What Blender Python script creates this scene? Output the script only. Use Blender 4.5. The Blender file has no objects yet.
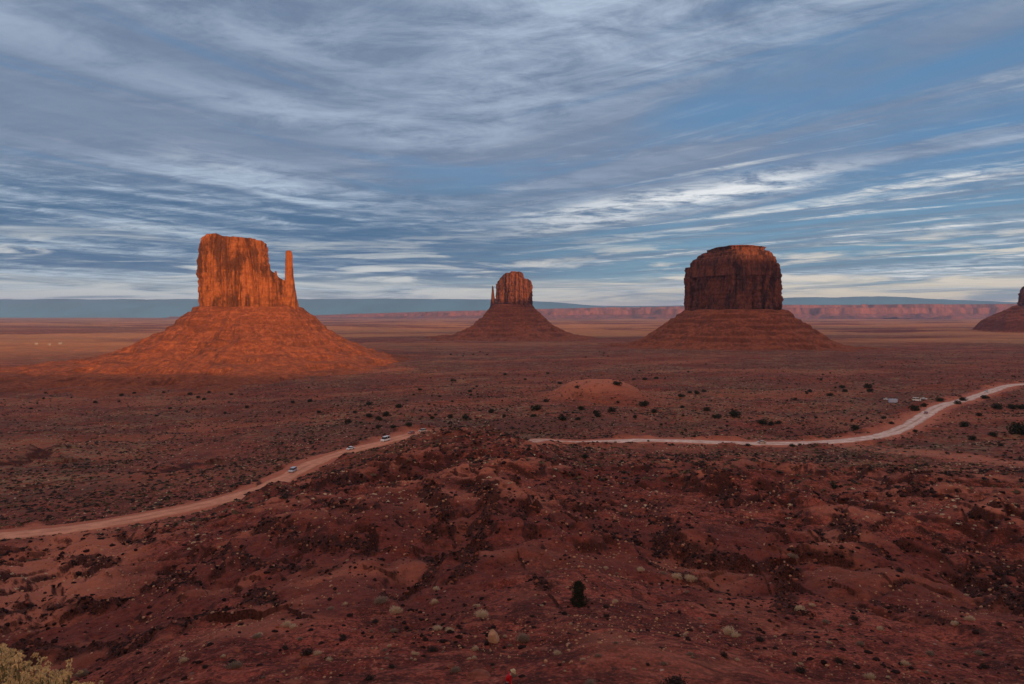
import bpy, bmesh, math, random
import numpy as np
from mathutils import Vector, Matrix
R = math.radians
random.seed(7)
rng = np.random.default_rng(11)
C = bpy.context.scene.collection
scn = bpy.context.scene
F, CX, HY = 683.0, 512.0, 314.0          # focal length in px, centre column, horizon row (lens 24 mm on 36 mm)

# ------------------------------------------------------------------ camera, world, sun, exposure
cam_d = bpy.data.cameras.new('camera'); cam = bpy.data.objects.new('camera', cam_d); C.objects.link(cam)
cam.location = (0, 0, 0); cam.rotation_euler = (R(90), 0, 0)
cam_d.lens = 24.0; cam_d.sensor_width = 36.0; cam_d.shift_y = -28/1024
cam_d.clip_start = 0.1; cam_d.clip_end = 120000
scn.camera = cam

SUN_EL, SUN_SIDE = 4.5, 25.0              # sun low behind the camera, 25 degrees to its right
TE = math.tan(R(SUN_EL))
sd = bpy.data.lights.new('sun', 'SUN'); sd.energy = 4.2; sd.angle = R(0.5); sd.color = (1.0, 0.56, 0.21)
sun = bpy.data.objects.new('sun', sd); C.objects.link(sun)
to_sun = Vector((math.sin(R(SUN_SIDE))*math.cos(R(SUN_EL)), -math.cos(R(SUN_SIDE))*math.cos(R(SUN_EL)), math.sin(R(SUN_EL))))
sun.rotation_euler = to_sun.to_track_quat('Z', 'Y').to_euler()

scn.view_settings.view_transform = 'Standard'; scn.view_settings.look = 'None'
scn.view_settings.exposure = 0.38; scn.view_settings.gamma = 1.0; scn.view_settings.use_curve_mapping = False

class NT:
    """tiny node-tree helper"""
    def __init__(s, tree): s.t = tree; s.n = tree.nodes; s.l = tree.links
    def new(s, typ, **kw):
        n = s.n.new(typ)
        for k, v in kw.items():
            setattr(n, k, v)
        return n
    def put(s, sock, v):
        if hasattr(v, 'is_linked') or isinstance(v, bpy.types.NodeSocket): s.l.new(v, sock)
        elif v is not None:
            try: sock.default_value = v
            except Exception: sock.default_value = (*v, 1.0)
    def math(s, op, a, b=0.0, clamp=False):
        n = s.new('ShaderNodeMath', operation=op, use_clamp=clamp); s.put(n.inputs[0], a); s.put(n.inputs[1], b); return n.outputs[0]
    def mix(s, f, a, b, mode='MIX'):
        n = s.new('ShaderNodeMix', data_type='RGBA', blend_type=mode); n.clamp_factor = True
        s.put(n.inputs[0], f); s.put(n.inputs[6], a if not isinstance(a, tuple) else (*a, 1)); s.put(n.inputs[7], b if not isinstance(b, tuple) else (*b, 1)); return n.outputs[2]
    def noise(s, vec, scale, detail=4, rough=0.55, dist=0.0):
        n = s.new('ShaderNodeTexNoise'); s.put(n.inputs['Vector'], vec); n.inputs['Scale'].default_value = scale
        n.inputs['Detail'].default_value = detail; n.inputs['Roughness'].default_value = rough; n.inputs['Distortion'].default_value = dist
        return n.outputs['Fac']
    def ramp(s, f, a, b, smooth=True):
        n = s.new('ShaderNodeMapRange'); n.interpolation_type = 'SMOOTHSTEP' if smooth else 'LINEAR'
        s.put(n.inputs[0], f); n.inputs[1].default_value = a; n.inputs[2].default_value = b; return n.outputs[0]
    def mapping(s, vec, scale=(1, 1, 1), rot=(0, 0, 0), loc=(0, 0, 0)):
        n = s.new('ShaderNodeMapping'); s.put(n.inputs[0], vec); n.inputs['Scale'].default_value = scale
        n.inputs['Rotation'].default_value = rot; n.inputs['Location'].default_value = loc; return n.outputs[0]
    def comb(s, x, y, z):
        n = s.new('ShaderNodeCombineXYZ'); s.put(n.inputs[0], x); s.put(n.inputs[1], y); s.put(n.inputs[2], z); return n.outputs[0]

w = bpy.data.worlds.new('World'); scn.world = w; w.use_nodes = True
nt = NT(w.node_tree); w.node_tree.nodes.clear()
sky = nt.new('ShaderNodeTexSky'); sky.sky_type = 'NISHITA'; sky.sun_disc = False
sky.sun_elevation = R(SUN_EL); sky.sun_rotation = math.atan2(to_sun.x, to_sun.y); sky.altitude = 1700
sky.dust_density = 1.5; sky.air_density = 1.0; sky.ozone_density = 1.0
tc = nt.new('ShaderNodeTexCoord')
sx = nt.new('ShaderNodeSeparateXYZ'); nt.l.new(tc.outputs['Generated'], sx.inputs[0])
dx, dy, dz = sx.outputs
el = nt.math('MAXIMUM', dz, 0.0)
den = nt.math('ADD', el, 0.045)
px_, py_ = nt.math('DIVIDE', dx, den), nt.math('DIVIDE', dy, den)
P = nt.comb(px_, py_, 0.0)
# the cloud rows bow across the view: nearer overhead at both sides than in the middle
pxo = nt.math('ADD', px_, nt.math('MULTIPLY', py_, 0.09))
bow = nt.math('SQRT', nt.math('ADD', nt.math('MULTIPLY', pxo, pxo), nt.math('ADD', nt.math('MULTIPLY', nt.math('MULTIPLY', py_, py_), 0.03), 0.01)))
pyb = nt.math('ADD', py_, nt.math('MULTIPLY', bow, 1.15))
pm = nt.comb(pxo, pyb, 0.0)
pst = nt.mapping(pm, (0.52, 1.0, 1.0))
pst2 = nt.mapping(pm, (0.35, 0.8, 1.0), (0, 0, 0), (3.1, 7.7, 0))
big = nt.noise(pst2, 0.42, 3, 0.5, 0.4)                     # large light and dark decks
mid = nt.noise(pst, 1.1, 9, 0.60, 0.9)                     # streaks
fine = nt.noise(nt.mapping(P, (0.62, 1, 1), (0, 0, 0.25)), 4.2, 8, 0.72, 0.5)
wisp = nt.noise(nt.mapping(pm, (0.42, 1.0, 1), (0, 0, 0.0), (9.3, 1.7, 0)), 1.1, 10, 0.66, 1.3)
right = nt.ramp(dx, -0.35, 0.5)
low = nt.ramp(el, 0.22, 0.03)
vlow = nt.ramp(el, 0.075, 0.0)
skyb = nt.mix(1.0, sky.outputs[0], (0.10, 0.10, 0.10), 'MULTIPLY')
blue = nt.mix(low, (0.085, 0.205, 0.375), (0.12, 0.27, 0.39))
blue = nt.mix(0.88, skyb, blue)
grey_d = nt.mix(low, (0.125, 0.165, 0.245), (0.070, 0.130, 0.200))
grey_l = nt.mix(low, (0.40, 0.475, 0.58), (0.42, 0.50, 0.57))
tone = nt.math('ADD', nt.math('MULTIPLY', mid, 0.52), nt.math('MULTIPLY', fine, 0.48))
cl = nt.mix(nt.ramp(tone, 0.37, 0.63), grey_d, grey_l)
# the darker deck to the left, lighter to the right
cl = nt.mix(nt.math('MULTIPLY', nt.ramp(big, 0.58, 0.42), 0.85), cl, grey_d)
cover = nt.math('ADD', nt.ramp(nt.math('ADD', nt.math('MULTIPLY', mid, 0.55), nt.math('MULTIPLY', big, 0.45)), 0.36, 0.54), nt.math('MULTIPLY', nt.math('SUBTRACT', 0.92, right), 0.55), True)
c = nt.mix(nt.math('MULTIPLY', cover, 0.88), blue, cl)
# bright silky streaks, mostly low and to the right
wk = nt.math('MULTIPLY', nt.ramp(wisp, 0.50, 0.70), nt.math('MULTIPLY', nt.math('ADD', 0.16, nt.math('MULTIPLY', right, 0.75)), nt.ramp(el, 0.36, 0.12)))
wk = nt.math('MULTIPLY', wk, nt.math('MULTIPLY', nt.ramp(el, 0.0, 0.03), nt.ramp(fine, 0.34, 0.60)))
c = nt.mix(wk, c, (0.70, 0.70, 0.68))
sr_ = nt.math('DIVIDE', dx, nt.math('MAXIMUM', dy, 0.05)); tr_ = nt.math('DIVIDE', dz, nt.math('MAXIMUM', dy, 0.05))
ln_ = nt.math('ABSOLUTE', nt.math('ADD', nt.math('SUBTRACT', tr_, nt.math('ADD', 0.128, nt.math('MULTIPLY', sr_, 0.17))), nt.math('MULTIPLY', nt.math('SUBTRACT', mid, 0.5), 0.05)))
br_ = nt.math('MULTIPLY', nt.math('MULTIPLY', nt.ramp(ln_, 0.030, 0.0), nt.ramp(nt.math('ABSOLUTE', nt.math('SUBTRACT', sr_, 0.24)), 0.34, 0.08)), nt.ramp(fine, 0.36, 0.60))
c = nt.mix(nt.math('MULTIPLY', br_, nt.math('MULTIPLY', nt.ramp(dy, 0.1, 0.4), 0.8)), c, (0.74, 0.75, 0.75))
# dark blue-grey bank low on the left
bank = nt.math('MULTIPLY', nt.math('MULTIPLY', nt.ramp(el, 0.20, 0.13), nt.ramp(el, 0.035, 0.065)), nt.ramp(dx, 0.30, -0.15))
c = nt.mix(nt.math('MULTIPLY', bank, nt.ramp(tone, 0.70, 0.36)), c, (0.050, 0.118, 0.215))
# pale cream clearing above the horizon
sk_ = nt.math('DIVIDE', dx, nt.math('MAXIMUM', dy, 0.05))
hv = nt.comb(nt.math('MULTIPLY', sk_, 4.2), nt.math('MULTIPLY', el, 62.0), 0.0)
hor = nt.noise(hv, 1.0, 7, 0.60, 0.8)
band = nt.math('MULTIPLY', nt.ramp(el, 0.135, 0.06), nt.ramp(el, 0.018, 0.03))
c = nt.mix(nt.math('MULTIPLY', band, nt.ramp(hor, 0.50, 0.64)), c, nt.mix(right, (0.46, 0.49, 0.50), (0.60, 0.56, 0.49)))
brk = nt.ramp(nt.math('ADD', el, nt.math('MULTIPLY', nt.math('SUBTRACT', tone, 0.5), 0.05)), 0.058, 0.026)
cream = nt.mix(right, (0.46, 0.50, 0.50), (0.62, 0.55, 0.43))
c = nt.mix(nt.math('MULTIPLY', brk, nt.math('ADD', 0.15, nt.math('MULTIPLY', nt.ramp(hor, 0.36, 0.56), 0.8))), c, cream)
# behind the camera the deck glows with the low sun
back = nt.ramp(dy, 0.15, -0.75)
c = nt.mix(nt.math('MULTIPLY', back, 0.9), c, nt.mix(nt.ramp(el, 0.7, 0.0), (0.46, 0.38, 0.36), (1.6, 0.95, 0.58)))
zen = nt.ramp(el, 0.5, 0.95)
c = nt.mix(nt.math('MULTIPLY', zen, 0.8), c, (0.28, 0.29, 0.32))
bg = nt.new('ShaderNodeBackground'); nt.l.new(c, bg.inputs[0]); bg.inputs[1].default_value = 1.0
ow = nt.new('ShaderNodeOutputWorld'); nt.l.new(bg.outputs[0], ow.inputs[0])

# ------------------------------------------------------------------ numpy noise
_tab = rng.permutation(4096).astype(np.int64)
_g = rng.random(4096)*2*np.pi; _gx, _gy = np.cos(_g), np.sin(_g)
def perlin(x, y):
    x = np.asarray(x, float); y = np.asarray(y, float)
    xi = np.floor(x).astype(np.int64); yi = np.floor(y).astype(np.int64)
    xf = x-xi; yf = y-yi
    u = xf*xf*xf*(xf*(xf*6-15)+10); v = yf*yf*yf*(yf*(yf*6-15)+10)
    def gr(i, j, fx, fy):
        h = _tab[(_tab[i & 4095]+j) & 4095]
        return _gx[h]*fx+_gy[h]*fy
    a = gr(xi, yi, xf, yf); b = gr(xi+1, yi, xf-1, yf); c_ = gr(xi, yi+1, xf, yf-1); d = gr(xi+1, yi+1, xf-1, yf-1)
    return ((a+(b-a)*u)*(1-v)+(c_+(d-c_)*u)*v)*1.5
def fbm(x, y, o=4, g=0.5):
    s = 0; a = 1.0; n = 0
    for k in range(o):
        s = s+a*perlin(x+17.3*k, y-9.1*k); n += a; a *= g; x = x*2.03; y = y*2.03
    return s/n
def ridged(x, y, o=4, g=0.5):
    s = 0; a = 1.0; n = 0
    for k in range(o):
        s = s+a*(1-np.abs(perlin(x+31.7*k, y+5.9*k))*1.6); n += a; a *= g; x = x*2.07; y = y*2.07
    return s/n
def sstep(x, a, b):
    t = np.clip((x-a)/(b-a), 0, 1); return t*t*(3-2*t)
def arr(*a): return [np.asarray(v, float) for v in a]

# ------------------------------------------------------------------ the lie of the land
CP = [  # (column, row, distance)
 (-60,684,72),(0,684,70),(100,684,60),(200,684,49),(350,684,45),(512,684,44),(800,684,45),(1080,684,48),
 (-60,640,96),(0,640,92),(100,640,84),(200,640,62),(350,640,57),(512,640,56),(800,640,57),(1080,640,61),
 (0,600,128),(100,600,118),(200,600,88),(300,600,76),(400,600,73),(512,600,72),(700,600,74),(860,600,77),(1080,600,80),
 (0,560,185),(100,560,172),(200,560,135),(300,560,105),(400,560,95),(512,560,92),(700,560,98),(860,560,102),(1080,560,106),
 (-60,540,245),(0,537,247),(100,526,262),(200,509,290),(200,530,190),(300,530,130),(400,520,140),(512,520,125),(600,520,128),(700,520,132),(860,520,138),(1080,520,142),
 (296,472,348),(300,495,235),(340,480,270),(400,480,225),(450,480,195),(512,480,185),(600,480,200),(700,480,212),(860,480,225),(1080,485,215),
 (355,451,400),(385,444,425),(415,432,455),(440,450,285),(512,450,262),(440,430,372),(475,427,365),(505,430,362),(535,447,345),(556,452,340),(540,456,285),
 (600,462,320),(700,462,320),(860,462,345),(950,470,310),(1080,470,300),
 (560,443,425),(620,440,436),(680,441,432),(760,444,425),(830,442,430),(890,435,455),(925,415,545),(942,404,605),(985,393,690),(1012,385,770),(1080,395,690),
 (-60,480,390),(0,480,385),(120,480,375),(250,476,358),(0,440,560),(120,440,555),(256,440,520),(340,430,500),
 (0,400,905),(120,400,900),(256,400,850),(380,400,760),(440,415,560),(512,422,530),(600,418,540),(740,420,530),(840,415,560),
 (512,400,680),(600,400,670),(740,400,680),(860,395,710),(1080,420,500),(0,380,1180),(256,375,1250),(400,370,1200),(512,370,1150),(640,370,1090),(740,370,1060),(880,370,1060),(1080,372,1020),
 (-60,350,2100),(200,350,2050),(400,348,2050),(512,346,2150),(740,348,1750),(900,347,2000),(1080,346,2050)]
pts = []
for (x, y, Y) in CP: pts.append(((x-CX)/F, math.log(Y), math.log((y-HY)/F*Y)))
for Y, z in ((2.0,2.0),(3.0,2.25),(5.0,3.7),(10,7.6),(20,13.2),(30,18.4)):
    for u in (-0.9,-0.45,0,0.45,0.9): pts.append((u, math.log(Y), math.log(z*(1.12 if (u < -0.4 and Y > 8) else 1))))
for (uu, YY, zz) in ((0,440,83),(-0.1,440,82),(0.05,400,76),(-0.13,415,78)): pts.append((uu, math.log(YY), math.log(zz)))
for Y in (4700, 9000, 20000, 60000):
    for u in (-1,-0.5,0,0.5,1): pts.append((u, math.log(Y), math.log(110)))
pts.append((0, 0.0, math.log(1.9))); pts.append((-0.9, 0.0, math.log(1.9))); pts.append((0.9, 0.0, math.log(1.9)))
_p = np.array(pts); KS = 2.0
def _phi(d2): return np.where(d2 > 1e-12, d2*np.log(np.maximum(d2, 1e-12)), 0)
A_ = _p[:, 0]*KS; B_ = _p[:, 1]; nP = len(_p)
D2 = (A_[:, None]-A_)**2+(B_[:, None]-B_)**2
M = np.zeros((nP+3, nP+3)); M[:nP, :nP] = _phi(D2)+np.eye(nP)*0.004; M[:nP, nP] = 1; M[:nP, nP+1] = A_; M[:nP, nP+2] = B_
M[nP:, :nP] = M[:nP, nP:].T
sol = np.linalg.solve(M, np.concatenate([_p[:, 2], np.zeros(3)]))
GU = np.linspace(-1.0, 1.0, 161); GV = np.linspace(0.0, math.log(70000), 420)
gu, gv = np.meshgrid(GU, GV); gg = np.zeros_like(gu)
for i in range(nP): gg += sol[i]*_phi((gu*KS-A_[i])**2+(gv-B_[i])**2)
gg += sol[nP]+sol[nP+1]*gu*KS+sol[nP+2]*gv
PLAT = -5.0
def base(x, y):
    x, y = arr(x, y); r = np.hypot(x, y); ph = np.abs(np.arctan2(x, y))
    front = ph < math.pi/4
    yy = np.where(front, np.maximum(y, 1), np.maximum(r/math.sqrt(2), 1))
    u = np.where(front, x/np.maximum(yy, 1e-6), np.sign(x)); u = np.clip(u, -1, 1)
    v = np.log(yy)
    fi = (u+1)/2*160; fj = v/GV[-1]*419
    i = np.clip(fi.astype(int), 0, 159); j = np.clip(fj.astype(int), 0, 418); fi = fi-i; fj = np.clip(fj-j, 0, 1)
    z = (gg[j, i]*(1-fi)+gg[j, i+1]*fi)*(1-fj)+(gg[j+1, i]*(1-fi)+gg[j+1, i+1]*fi)*fj
    z = -np.exp(z)
    plat = -1.9+2.5*sstep(r, 4, 12)*(1-sstep(r, 17, 32))+(PLAT+1.9)*sstep(r, 22, 60)  # unseen berm behind the camera, added to keep the near bush in shade
    return z*(1-(k := sstep(ph, R(52), R(84))))+plat*k
def trace(px, py, H, y0=32.0, y1=30000, n=1500):
    """first place the sight line through (px, py) meets the land"""
    u = (px-CX)/F; s = (py-HY)/F
    Y = np.geomspace(y0, y1, n); z = H(u*Y, Y); ray = -s*Y
    hit = np.nonzero(z >= ray)[0]
    if len(hit) == 0: k = n-1
    else: k = hit[0]
    if k > 0:
        a = (ray[k-1]-z[k-1]); b = (z[k]-ray[k]); t = a/max(a+b, 1e-9); yy = Y[k-1]+(Y[k]-Y[k-1])*t
    else: yy = Y[0]
    return u*yy, yy
def poly(ptsx, H=base): return np.array([trace(a, b, H) for a, b in ptsx])
def resample(p, step):
    d = np.concatenate([[0], np.cumsum(np.hypot(*np.diff(p, axis=0).T))]); n = max(2, int(d[-1]/step)); t = np.linspace(0, d[-1], n)
    return np.stack([np.interp(t, d, p[:, 0]), np.interp(t, d, p[:, 1])], 1)
def smooth(p, k=5, it=2):
    for _ in range(it):
        q = np.pad(p, ((k, k), (0, 0)), mode='edge'); p = np.stack([np.convolve(q[:, i], np.ones(2*k+1)/(2*k+1), 'valid') for i in range(2)], 1)
    return p
def pdist(x, y, p):
    """distance to a polyline, signed side, and index"""
    best = np.full(x.shape, 1e9); side = np.zeros(x.shape); ind = np.zeros(x.shape, int)
    for i in range(len(p)-1):
        ax, ay = p[i]; bx, by = p[i+1]; ux, uy = bx-ax, by-ay; L2 = ux*ux+uy*uy+1e-9
        t = np.clip(((x-ax)*ux+(y-ay)*uy)/L2, 0, 1); ex = x-ax-t*ux; ey = y-ay-t*uy; d = np.hypot(ex, ey)
        m = d < best; best = np.where(m, d, best); side = np.where(m, np.sign(ux*(y-ay)-uy*(x-ax)), side); ind = np.where(m, i, ind)
    return best, side, ind

road_a = poly([(-90,541),(-40,539),(0,537),(60,531),(130,521),(200,508),(240,496),(270,485),(295,472),(320,460),(350,451),(385,443),(410,433),(425,429.5)])
road_b = poly([(524,440.5),(545,442),(562,443),(590,444),(620,440),(680,441),(760,444.5),(830,442.5),(880,437),(905,428),(925,415),(940,405.5),(962,401),(985,393.5),(1008,385.5),(1040,383),(1100,384)])
mid_r = np.array([[-46, 482], [-22, 468], [-5, 450]])
ROAD = smooth(resample(np.concatenate([road_a, mid_r, road_b]), 6.0), 3, 2)
ROADZ = base(ROAD[:, 0], ROAD[:, 1]); ROADZ = smooth(np.stack([ROADZ, ROADZ], 1), 5, 2)[:, 0]
track = smooth(resample(poly([(845,444),(880,449),(935,455),(990,460),(1060,466)]), 6.0), 2, 1)
wash = smooth(resample(poly([(75,535),(70,560),(45,590),(10,612)]), 6.0), 2, 1)

# bands of dark broken rock (column, row) with half width in metres and ledge height
BANDS = [
 ([(371,461),(392,464),(420,470),(446,459)],1.3,2.4),([(420,487),(440,502),(448,515),(445,528),(428,538)],1.9,3.5),
 ([(468,484),(486,495),(494,508),(490,522),(478,540),(463,556)],2.1,3.5),([(318,505),(345,509),(374,517)],2.0,2.0),
 ([(248,529),(300,528)],1.5,1.6),([(288,535),(330,541),(388,543)],1.7,2.4),([(322,486),(343,489)],4,2.4),([(446,476),(482,465)],1.4,1.3),
 ([(428,548),(440,560),(415,580),(394,590)],1.4,2.2),([(455,556),(478,562),(448,578)],1.4,1.8),([(236,557),(282,567)],1.1,1.5),
 ([(290,562),(332,571)],1.5,1.8),([(262,588),(280,603)],1.6,2.2),([(-20,468),(15,461),(43,449),(45,459)],6,10),([(160,473),(193,464)],5,9),
 ([(213,549),(235,557),(254,556)],1.2,1.7),([(80,560),(100,570),(118,566)],4,2),([(58,600),(85,610),(112,603)],2.6,2.5),
 ([(-20,650),(20,655),(80,652),(130,641),(180,626),(204,606)],2.4,1.6),([(-10,622),(22,604)],2.2,2),([(580,457),(594,460)],5,3),([(700,470),(724,476)],4,3),
 ([(598,522),(622,535),(662,545)],2.2,2.2),([(664,515),(672,540),(702,553),(742,560),(770,571)],2.3,2.6),([(718,484),(742,499)],3.6,2.6),
 ([(526,577),(542,592)],1.4,1.5),([(600,500),(652,512)],1.6,1.2),([(862,457),(885,461)],6,3),([(884,470),(918,481)],6,3),([(900,490),(930,505)],4.4,2.4),
 ([(838,520),(858,548),(893,556)],2.2,2.2),([(955,559),(1000,566),(1030,560)],1.6,2.0),([(975,555),(1040,546)],1.6,1.6),([(742,563),(772,560),(792,580)],1.7,2),
 ([(980,562),(1004,590),(1040,622)],2.0,2.4),([(958,604),(1002,600)],1.2,1.4),([(772,588),(802,610)],1.2,1.3),
 ([(360,560),(400,556),(415,548)],1.0,1.6),([(820,560),(850,575)],1.4,1.4),([(930,528),(985,540)],2,1.6),([(640,560),(700,575),(760,592)],1.1,1.2),
 ([(560,496),(585,506)],2.2,1.6),([(150,575),(190,590)],2.2,1.8),([(118,532),(150,548)],1.8,1.6),([(880,600),(930,615),(980,628)],1.1,1.3),([(255,480),(285,500)],1.6,1.2),
 ([(440,640),(490,648)],0.5,0.5),([(505,655),(522,657)],0.4,0.4),([(690,672),(720,680)],0.5,0.4),([(60,485),(120,478)],1.5,1.2),([(0,492),(60,480)],1.4,1.2),([(760,518),(800,530)],2.4,1.8)]
BW = []
for q, hw, lh in BANDS:
    hw *= 0.8; p = poly(q); L = np.hypot(*np.diff(p, axis=0).T).sum(); p = resample(p, max(2.5, L/26)); 
    n1 = fbm(p[:, 0]/7, p[:, 1]/7, 2)*hw*1.5; p = p+np.stack([n1, n1[::-1]], 1)
    BW.append((p, hw, lh, p[:, 0].min()-30, p[:, 0].max()+30, p[:, 1].min()-30, p[:, 1].max()+30))
MOUND = trace(597, 396, base)
SHALE = [(trace(a, b, base), sa, sb) for a, b, sa, sb in ((330,530,45,60),(250,560,26,35),(120,615,22,28),(400,560,20,30),(440,520,22,45),(40,640,20,22),(640,470,60,70),(600,530,22,26),(740,560,28,22),(860,560,26,26),(980,590,24,18),(360,480,40,50))]

def land(x, y, full=False):
    """height of the ground, and with full=True its surface marks"""
    x, y = arr(x, y); sh = x.shape; x = x.ravel(); y = y.ravel()
    r = np.hypot(x, y); ph = np.abs(np.arctan2(x, y)); z = base(x, y)
    fr = 1-sstep(ph, R(50), R(70))
    dr = np.full(x.shape, 1e3); zr = np.zeros(x.shape)
    m = (y > 180) & (y < 900) & (ph < R(50)) & (z < -48)
    if m.any():
        xx, yy = x[m], y[m]; d, _, ind = pdist(xx, yy, ROAD); dr[m] = d; zr[m] = ROADZ[ind]
    calm = sstep(dr, 8, 42)
    bad = sstep(r, 70, 125)*(1-sstep(r, 300, 430))*fr*(0.3+0.7*calm)*(1-sstep(-z, 74, 84))
    slope = sstep(r, 30, 55)*(1-sstep(r, 95, 150))*fr
    plain = sstep(r, 250, 450)*fr
    bad = bad*(0.75+0.5*fbm(x/70+11, y/70, 2)); wx = x+9*perlin(x/33, y/33); wy = y+9*perlin(x/33+40, y/33+9)
    rg = ridged(wx/62, wy/74, 4)-0.55
    gl = ridged(wx/19+5, wy/27, 3)-0.55
    z = z+bad*gl*2.6*sstep(fbm(x/50, y/50+30, 2), -0.3, 0.1)+bad*rg*10.5*np.clip(r/210, 0.35, 1)
    hum = fbm(wx/24, wy/24, 4)
    cuts = np.maximum(0, .15-np.abs(perlin(wx/36+3, wy/52+8)+.25*perlin(x/9, y/9)))/.15; cut2 = np.maximum(0, .17-np.abs(perlin(wx/13+3, wy/20)+.2*perlin(x/4, y/4)))/.17
    cuts = cuts*np.clip(0.4+1.5*perlin(x/80, y/80+2), 0, 1); z = z-bad*(3.2*cuts**1.3+1.1*cut2)-slope*.35*cut2*sstep(r, 50, 80)
    z = z+bad*hum*3.6+slope*(hum*1.5+0.9*fbm(x/11, y/11, 3))+plain*calm*(fbm(x/150, y/60, 4)*4.2*sstep(r, 300, 700)+0.9*fbm(x/22, y/22, 3)-2.2*np.maximum(0, .25-np.abs(perlin(x/120+3, y/70)))/.25*sstep(r, 320, 600))
    far = sstep(r, 1300, 2600)*fr
    dn = x*0.42+y*0.91                                   # low swells lying across the plain
    z = z+far*(19*fbm(dn/620, (y*0.42-x*0.91)/1500+3, 3)+3.5*fbm(dn/190, (y*0.42-x*0.91)/420, 2))*np.clip(1.5-r/16000, 0.3, 1)*np.clip(r/4500, .3, 1)
    # ledges of harder beds
    zn = z+2.5*fbm(x/45+7, y/45, 3); stp = 3.4; q = zn/stp; fq = q-np.floor(q)
    ter = stp*(sstep(fq, 0.62+0.15*perlin(x/6, y/6), 1.0)-fq)
    tm = bad*sstep(fbm(x/38+3, y/38-8, 3), 0.0, 0.25)
    z = z+ter*0.72*tm
    rock = tm*sstep(fq, 0.66, 0.82)*(1-sstep(fq, 0.985, 1.0))*0.8*sstep(perlin(x/9, y/9+4), -0.35, 0.05)
    for p, hw, lh, x0, x1, y0, y1 in BW:
        m = (x > x0) & (x < x1) & (y > y0) & (y < y1)
        if not m.any(): continue
        xx, yy = x[m], y[m]; d, sdn, _ = pdist(xx, yy, p); rag = perlin(xx/2.6, yy/2.6)*hw*0.8+perlin(xx/7, yy/7)*hw*0.9
        dd = d+rag; up = np.where(sdn > 0, 1.0, -1.0)*1.0
        toward = 1-sstep(d, hw*1.2, hw*5+6); de = np.minimum(np.hypot(xx-p[0, 0], yy-p[0, 1]), np.hypot(xx-p[-1, 0], yy-p[-1, 1])); toward = toward*sstep(de, hw*0.5, hw*3+9)
        # far side stands higher than the near side
        z[m] = z[m]+lh*0.55*toward*np.clip(up*d/(hw*1.8), -1, 1)*np.where(up > 0, 0.6, 1.0)
        rk = 1-sstep(dd, hw*0.55, hw*1.25); rock[m] = np.maximum(rock[m], rk)
        z[m] = z[m]+rk*(np.abs(perlin(xx/1.1, yy/1.1))*0.9+perlin(xx/2.7, yy/2.7)*0.8)*min(1.0, hw/2.5)
    z = z+slope*(sstep((zs := (z+1.2*fbm(x/15, y/15+3, 3))/1.7)-np.floor(zs), 0.72, 1.0)-(zs-np.floor(zs)))*0.8*sstep(fbm(x/20+5, y/20, 2), 0.0, 0.3)
    # litter and small relief
    f3 = fbm(x/3.1, y/3.1, 3); z = z+f3*(0.55*bad+0.14*slope+0.22*plain)
    f4 = np.abs(perlin(x/1.3, y/1.3)); z = z+f4*bad*0.55*sstep(fbm(x/19, y/19+5, 3), -0.05, 0.25)
    z = z+slope*0.06*fbm(x/0.9, y/0.9, 2)
    mx, my = MOUND; dm = ((x-mx)/43)**2+((y-my)/50)**2; mo = np.exp(-dm*dm*0.8); z = z+16*mo
    # the graded road bed
    kb = 1-sstep(dr, 7.5, 16); z = z*(1-kb)+zr*kb
    z = z+2.2*sstep(dr, 9, 16)*(1-sstep(dr, 16, 30))*(sstep(fbm(x/30, y/30+20, 2), 0.05, 0.3))
    z = z+bad*0.5*fbm(x/5.5+9, y/5.5, 3)
    if not full: return z.reshape(sh)
    rock = np.maximum(rock, bad*sstep(cuts+0.35*cut2+0.5*fbm(x/6, y/6, 3), 0.55, 0.85)*0.9)  # dark rock litter in cuts and hollows, carrying their shade as colour too
    rock = np.maximum(rock, 0.8*bad*sstep(-rg*1.2-hum*0.4-gl*0.7+0.7*fbm(x/8, y/8, 4), 0.30, 0.55))
    dt = np.full(x.shape, 1e3); m = (y > 250) & (y < 600) & (x > 100)
    if m.any(): dt[m] = pdist(x[m], y[m], track)[0]
    dw = np.full(x.shape, 1e3); m = (y > 90) & (y < 300) & (x < 0)
    if m.any(): dw[m] = pdist(x[m], y[m], wash)[0]
    nb = fbm(x/16, y/16, 3)
    pale = np.maximum.reduce([1-sstep(dr+nb*5, 7, 19), (1-sstep(dt+nb*10, 5, 20))*0.9, (1-sstep(dw+nb*12, 4, 24))*0.9, mo*0.85,
                              bad*sstep(hum*0.8+rg*1.2+0.25*fbm(x/6, y/6, 3), 0.05, 0.42)*0.95*sstep(fbm(x/48+50, y/48, 3), -0.25, 0.1), slope*sstep(fbm(x/17, y/17+60, 3), 0.1, 0.5)*0.5])
    farb = sstep(r, 1500, 3500)*fr; veg = plain*(1-0.75*farb*sstep(fbm(x/2600+5, y/900+2, 3), -0.25, 0.15))*(0.35+0.65*sstep(fbm(x/(60+r*0.12)+3, y/(60+r*0.05), 4), -0.15, 0.25))*(1-0.9*mo)*sstep(dr, 10, 26)
    sand = sstep(r, 1700, 3200)*fr*sstep(fbm(x/2400+5, y/800+2, 3), -0.22, 0.12)  # orange mask standing for sunlit strips on the far plain
    veg = veg*(1-rock); sh_ = np.zeros(x.shape)
    for (cx_, cy_), sa, sb in SHALE: sh_ = np.maximum(sh_, np.exp(-((x-cx_)/sa)**2-((y-cy_)/sb)**2))
    sh_ = sstep(sh_+0.45*fbm(x/14, y/14+70, 4), 0.30, 0.62)*fr*(1-np.clip(pale, 0, 1)*.6)*sstep(dr, 8, 20)
    if full == 2: return z.reshape(sh), rock, pale, veg, dr, sand, sh_
    return z.reshape(sh), rock, pale, veg, dr
def H(x, y): return land(x, y)

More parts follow.
